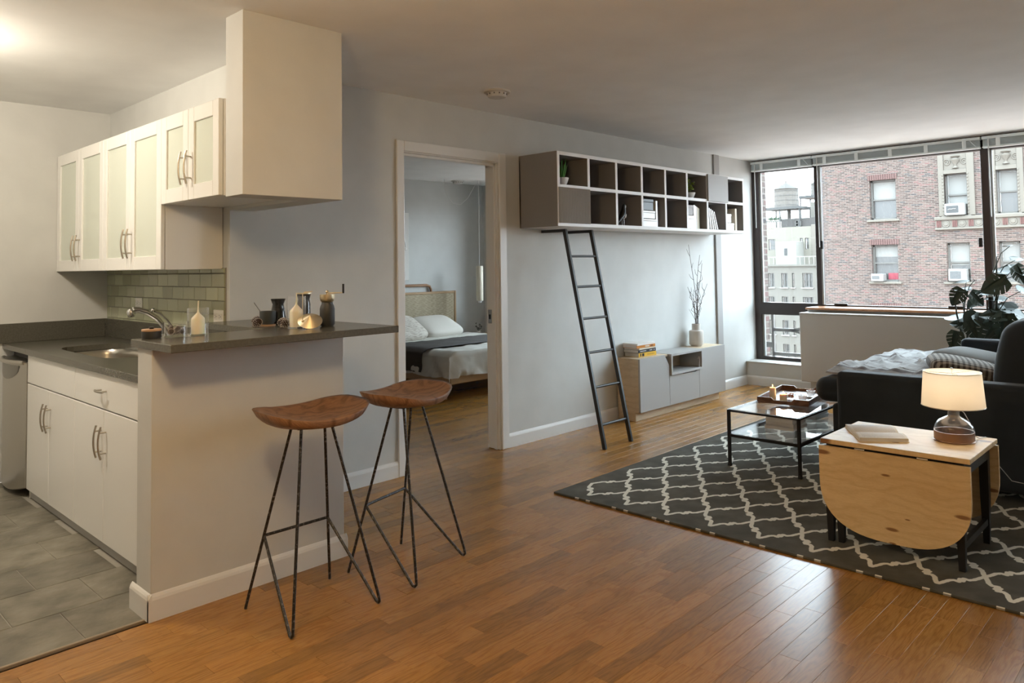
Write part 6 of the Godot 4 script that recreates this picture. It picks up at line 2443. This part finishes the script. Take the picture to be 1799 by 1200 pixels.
func make_monstera() -> void:
	var base := Vector3(6.98, 0, -1.56)
	var t := thing("monstera_plant", "tall split-leaf monstera in front of the heater cover, beside the sofa", "potted plant", base)
	var b := MB.new()
	b.lathe([Vector2(0, 0), Vector2(0.11, 0), Vector2(0.145, 0.26), Vector2(0.15, 0.28), Vector2(0.138, 0.28), Vector2(0.13, 0.25)], 32)
	part("pot", b, M.charcoal, t)
	b = MB.new()
	b.lathe([Vector2(0.135, 0.255), Vector2(0, 0.262)], 24)
	part("soil", b, M.soil, t)
	b = MB.new()
	b.tube([Vector3(0.02, 0.25, 0.07), Vector3(0.02, 1.09, 0.07)], 0.017, 10)
	part("moss_pole", b, M.bark, t)
	b = MB.new()
	b.tube([Vector3(0.02, 1.0, 0.07), Vector3(0.02, 1.02, 0.07)], 0.021, 10)
	part("pole_tie", b, M.stoneware, t)
	b = MB.new()
	b.tube([Vector3(0, 0.25, 0.05), Vector3(0.03, 0.6, 0.10), Vector3(0.0, 0.9, 0.115), Vector3(-0.02, 1.2, 0.13), Vector3(-0.02, 1.33, 0.135)], [0.014, 0.012, 0.009, 0.006, 0.003], 8)
	part("stem", b, M.stem_dark, t)
	b = MB.new()
	b.tube([Vector3(0, 0.25, -0.05), Vector3(-0.03, 0.6, -0.12), Vector3(-0.03, 0.85, -0.17), Vector3(-0.02, 1.06, -0.19)], [0.012, 0.010, 0.007, 0.003], 8)
	part("stem", b, M.stem_dark, t)
	# leaves: centre height, sideways (z), towards the room (x), size, turn about Y, pitch, roll, cuts
	var L := [
		[1.00, -0.155, -0.06, 0.150, 0.9, 0.3, 2.6, 1], [1.075, -0.14, 0.02, 0.145, 0.6, 1.15, 0.5, 0], [0.985, 0.0, -0.05, 0.145, 1.3, 0.35, -2.3, 1], [1.05, 0.02, 0.02, 0.15, 1.0, 1.1, 0.9, 0],
		[1.00, 0.09, 0.03, 0.17, 1.2, 1.2, 0.6, 0], [1.10, 0.12, -0.08, 0.20, 0.8, 0.35, 2.0, 1], [1.24, 0.17, 0.03, 0.21, 0.5, 1.05, 0.8, 0], [1.23, 0.29, 0.0, 0.20, 1.7, 0.9, -0.8, 0],
		[1.18, 0.31, -0.08, 0.16, 1.3, 0.25, -2.6, 1], [1.32, 0.27, 0.02, 0.11, 0.9, 1.0, -0.5, 0], [1.42, 0.20, 0.02, 0.08, 1.2, 1.3, 0.2, 0], [0.845, -0.21, 0.0, 0.17, 0.4, 1.1, 0.7, 0],
		[0.785, -0.15, -0.03, 0.16, 0.9, 0.9, 1.0, 1], [0.82, -0.05, -0.06, 0.17, 1.0, 0.8, 2.5, 0], [0.80, 0.03, -0.03, 0.17, 1.4, 0.8, -2.6, 0], [0.87, 0.10, -0.06, 0.19, 1.0, 0.9, 1.2, 1],
		[0.93, 0.14, 0.02, 0.20, 0.8, 1.0, 0.9, 0], [0.77, 0.19, -0.09, 0.22, 1.1, 0.3, 2.9, 1], [0.73, -0.03, -0.10, 0.16, 0.9, 0.3, -2.8, 1], [0.70, 0.08, -0.10, 0.19, 1.2, 0.4, 2.4, 1],
		[0.64, -0.18, -0.08, 0.15, 0.8, 0.2, 2.9, 1], [0.53, -0.19, -0.06, 0.15, 0.7, 0.25, 2.5, 1], [0.85, 0.32, -0.05, 0.16, 1.6, 0.7, -1.8, 0], [0.72, 0.33, -0.08, 0.16, 1.4, 0.3, -2.7, 1],
		[0.95, -0.06, 0.02, 0.11, 1.0, 1.0, 2.2, 0], [1.13, -0.16, 0.05, 0.12, 0.9, 1.3, 1.0, 0], [1.15, -0.04, 0.03, 0.09, 1.4, 1.3, -0.6, 0], [0.62, 0.22, -0.10, 0.18, 1.0, 0.35, 2.9, 1], [0.90, 0.22, 0.06, 0.18, 1.2, 1.0, -1.2, 1], [1.06, 0.33, 0.0, 0.15, 1.5, 0.9, -1.4, 0]]
	for k in L.size():
		var q: Array = L[k]
		var c := Vector3(q[2], q[0], q[1])
		var size: float = q[3]
		# face the room (-X, +Z), tipped back by pitch, turned in its plane by roll
		var face := Basis(Vector3.UP, -PI / 2.0 + (q[4] - 0.9) * 0.9 + 0.4)
		var bs := face * Basis(Vector3.RIGHT, -float(q[5])) * Basis(Vector3.BACK, float(q[6]))
		var mi := part("leaf", monstera_leaf(q[7], 0.35), tone("monstera", k * 5 + k / 3), t)
		var root := c - bs * Vector3(0, 0.45 * size, 0)
		mi.transform = Transform3D(bs.scaled(Vector3(size, size, size)), root)
		var s0 := Vector3(0.0, clampf(q[0] - 0.22, 0.28, 1.2), 0.10 if q[1] > 0.0 else -0.12)
		var m := (s0 + root) / 2.0 + Vector3(0, 0.05, 0)
		b = MB.new()
		b.tube([s0, m, root], [0.0045, 0.0035, 0.0028], 6)
		part("leaf_stalk", b, M.stem_dark, t)

func make_bedroom() -> void:
	var oakf := mat("bed_oak", lin(0.42, 0.27, 0.14), 0.5)
	var O := Vector3(5.66, 0, -6.62)
	var t := thing("bed", "oak bed with woven cane headboard seen through the doorway", "bed", O)
	var b := MB.new()
	b.box2(Vector3(-0.84, 0.16, -0.93), Vector3(0.84, 0.27, 0.93), 0.008)
	part("frame", b, oakf, t)
	for p in [[-0.80, 0.80], [0.78, 0.80], [-0.80, -0.88], [0.78, -0.88]]:
		b = MB.new()
		b.lathe([Vector2(0, 0), Vector2(0.016, 0), Vector2(0.026, 0.16), Vector2(0, 0.16)], 14, Transform3D(Basis.IDENTITY, Vector3(p[0], 0, p[1])))
		part("leg", b, oakf, t)
	b = MB.new()
	b.box2(Vector3(-0.88, 0.25, -1.01), Vector3(-0.85, 1.0, -0.97), 0.006)
	b.box2(Vector3(0.85, 0.25, -1.01), Vector3(0.88, 1.0, -0.97), 0.006)
	b.box2(Vector3(-0.85, 0.97, -1.01), Vector3(0.85, 1.0, -0.97), 0.006)
	b.box2(Vector3(-0.85, 0.25, -1.01), Vector3(0.85, 0.28, -0.97), 0.006)
	part("headboard_frame", b, oakf, t)
	b = MB.new()
	b.box2(Vector3(-0.85, 0.28, -0.996), Vector3(0.85, 0.97, -0.984))
	part("cane_panel", b, M.cane, t)
	b = MB.new()
	b.tube([Vector3(-0.6, 0.98, -1.0), Vector3(-0.6, 1.05, -1.0), Vector3(-0.57, 1.085, -1.0), Vector3(0.40, 1.085, -1.0), Vector3(0.455, 1.07, -1.0), Vector3(0.475, 1.03, -1.0), Vector3(0.478, 0.98, -1.0)], 0.017, 12)
	part("rail", b, M.copper_wood, t)
	b = MB.new()
	b.rbox(Vector3(0, 0.36, -0.02), Vector3(1.66, 0.20, 1.88), 0.06, 3)
	part("mattress", b, M.linen_white, t)
	# cover hanging over the sides
	var n := FastNoiseLite.new()
	n.seed = 77
	n.frequency = 2.2
	single("bed_cover", drape(0.86, 0.94, -0.62, 0.475, 0.23, n, 0.03), M.linen, "off-white linen bed cover hanging over the bed", "bedding", O)
	b = MB.new()
	single("bed_throw", drape(0.885, 0.56, -0.10, 0.492, 0.26, n, 0.012, false), M.brown_wool, "dark brown throw across the foot of the bed", "blanket", O)
	# pillows
	for p in [[5.32, 0.60, -7.18, 0.55, M.linen_print, "cream pillow with pale tufted stripes, nearer the doorway"], [5.95, 0.58, -7.28, 0.45, M.linen_white, "plain cream pillow against the cane headboard"], [5.05, 0.57, -7.34, 0.5, M.linen_white, "cream pillow at the left end of the headboard"]]:
		b = MB.new()
		b.cushion(Vector3.ZERO, Vector3(0.66, 0.17, 0.44), 0.75, 0.42)
		var o := single("bed_pillow", b, p[4], p[5], "pillow", Vector3(p[0], p[1], p[2]), 0.0, "pillows on the bed")
		o.rotation = Vector3(p[3], 0.12, 0.0)
	# night table with a little vase
	t = thing("night_table", "small oak night table behind the bed", "night table", Vector3(6.83, 0, -7.36))
	b = MB.new()
	b.box2(Vector3(-0.2, 0.38, -0.2), Vector3(0.2, 0.41, 0.2), 0.004)
	part("top", b, oakf, t)
	for p in [[-0.17, -0.17], [0.17, -0.17], [0.17, 0.17], [-0.17, 0.17]]:
		b = MB.new()
		b.box2(Vector3(p[0] - 0.015, 0, p[1] - 0.015), Vector3(p[0] + 0.015, 0.38, p[1] + 0.015), 0.002)
		part("leg", b, oakf, t)
	t = thing("bud_vase", "small white vase with dark leaves on the night table", "vase", Vector3(6.72, 0.41, -7.36))
	b = MB.new()
	b.lathe([Vector2(0, 0), Vector2(0.026, 0), Vector2(0.03, 0.03), Vector2(0.02, 0.06), Vector2(0.016, 0.06), Vector2(0, 0.03)], 18)
	part("body", b, M.white_gloss, t)
	for k in 14:
		b = MB.new()
		var an := k * 2.4
		var c := Vector3(cos(an) * 0.035, 0.085 + 0.010 * (k % 9), sin(an) * 0.035)
		b.cushion(Vector3.ZERO, Vector3(0.035, 0.004, 0.024), 1.0, 1.0, Transform3D(Basis.from_euler(Vector3(0.9 * sin(k * 1.3), an, 0.6)), c), 4, 8)
		b.tube([Vector3(0, 0.04, 0), c], 0.0012, 5)
		part("leaf", b, M.leaf_dark, t)
	# pendant with its slack cable
	t = thing("pendant_lamp", "slim cream cylinder pendant lamp on a long cable beside the bed", "lamp", Vector3(6.62, 0.84, -7.22))
	b = MB.new()
	b.lathe([Vector2(0, 0.03), Vector2(0.042, 0.03), Vector2(0.045, 0.036), Vector2(0.045, 0.475), Vector2(0.043, 0.478), Vector2(0, 0.48)], 28)
	part("tube", b, M.cream_metal, t)
	b = MB.new()
	b.lathe([Vector2(0, 0.0), Vector2(0.020, 0.006), Vector2(0.026, 0.03), Vector2(0, 0.032)], 20)
	part("diffuser", b, M.white_gloss, t)
	b = MB.new()
	b.tube([Vector3(0, 0.47, 0), Vector3(0, 1.545, 0), Vector3(0, 1.565, 0), Vector3(-0.05, 1.52, -0.02), Vector3(-0.14, 1.36, -0.05), Vector3(-0.24, 1.27, -0.08), Vector3(-0.34, 1.28, -0.1), Vector3(-0.42, 1.36, -0.12), Vector3(-0.46, 1.46, -0.13), Vector3(-0.47, 1.588, -0.13)], 0.0028, 6)
	part("cable", b, M.cord_white, t)
	b = MB.new()
	b.tube([Vector3(0, 1.54, 0), Vector3(0, 1.59, 0)], 0.008, 8)
	part("ceiling_hook", b, M.cord_white, t)
	# canvas on the far wall
	t = thing("wall_canvas", "white relief canvas on the bedroom wall at the edge of the doorway", "picture", Vector3(5.42, 1.155, -7.65))
	b = MB.new()
	b.box2(Vector3(-0.37, 0, 0), Vector3(0.37, 0.84, 0.035), 0.003)
	part("panel", b, M.plaster, t)
	b = MB.new()
	for k in 9:
		b.cushion(Vector3(-0.25 + 0.07 * k, 0.15 + 0.5 * absf(sin(k * 1.9)), 0.036), Vector3(0.06, 0.05, 0.02), 1.0, 1.0, Transform3D.IDENTITY, 6, 10)
	b.tube([Vector3(0.3, 0.1, 0.036), Vector3(0.27, 0.3, 0.038), Vector3(0.32, 0.42, 0.036), Vector3(0.29, 0.55, 0.037)], 0.006, 6)
	part("relief", b, M.plaster, t)
	detector(Vector3(6.42, TOP, -7.40), "flat round detector on the bedroom ceiling", 0.085)

func drape(hx: float, z1: float, z0: float, top: float, low: float, n: FastNoiseLite, wob: float, foot := true) -> MB:
	# cloth over a block: flat on top, falling at both sides and, if foot, at the +Z end
	var b := MB.new()
	var rows := []
	var nu := 64
	var nv := 44
	var side := top - low
	var W := hx * 2.0 + side * 2.0
	var Lz := (z1 - z0) + (side if foot else 0.0)
	for i in nu + 1:
		var row := PackedVector3Array()
		for j in nv + 1:
			var s := -W / 2.0 + W * i / nu
			var q := Lz * j / nv
			var x := clampf(s, -hx, hx)
			var dx := maxf(0.0, absf(s) - hx)
			var z := z0 + minf(q, z1 - z0)
			var dz := maxf(0.0, q - (z1 - z0))
			var fall := maxf(dx, dz)
			if dx > 0.0 and dz > 0.0:
				fall = minf(side * 1.15, sqrt(dx * dx + dz * dz))
			var wv := n.get_noise_2d(s * 1.5, q * 1.5)
			var flare := fall * 0.12 + wob * (fall / side) * sin((s + q) * 14.0 + wv * 4.0)
			var soft := 0.035 * exp(-pow(minf(hx - minf(absf(s), hx), 1.0) / 0.05, 2.0)) if fall == 0.0 else 0.035 * (1.0 - clampf(fall / 0.05, 0.0, 1.0))
			x += signf(s) * (flare if dx > 0.0 else 0.0)
			z += flare if dz > 0.0 else 0.0
			row.append(Vector3(x, top - fall - soft + wv * wob * 0.6, z))
		rows.append(row)
	b.grid(rows, true)
	return b

func detector(at: Vector3, label: String, r: float) -> void:
	var t := thing("smoke_detector", label, "smoke detector", at, 0.0, "ceiling detectors")
	var b := MB.new()
	b.lathe([Vector2(0, -0.012), Vector2(r * 0.95, -0.012), Vector2(r, -0.008), Vector2(r, 0.0), Vector2(0, 0.0)], 32)
	part("base", b, M.plastic_grey, t)
	b = MB.new()
	b.lathe([Vector2(0, -0.046), Vector2(r * 0.45, -0.045), Vector2(r * 0.66, -0.040), Vector2(r * 0.72, -0.030), Vector2(r * 0.74, -0.012)], 32)
	var c := part("cap", b, M.plastic_grey, t)
	b = MB.new()
	for k in 12:
		var an := TAU * k / 12.0
		b.box(Vector3(0, 0, 0), Vector3(0.006, 0.008, r * 0.12), 0.0, Transform3D(Basis(Vector3.UP, an), Vector3(sin(an), 0, cos(an)) * r * 0.71 + Vector3(0, -0.022, 0)))
	part("vents", b, M.dark_grey, c).set_meta("kind", "stuff")

func make_small() -> void:
	detector(Vector3(3.305, TOP, -3.42), "round white smoke detector on the living room ceiling", 0.085)
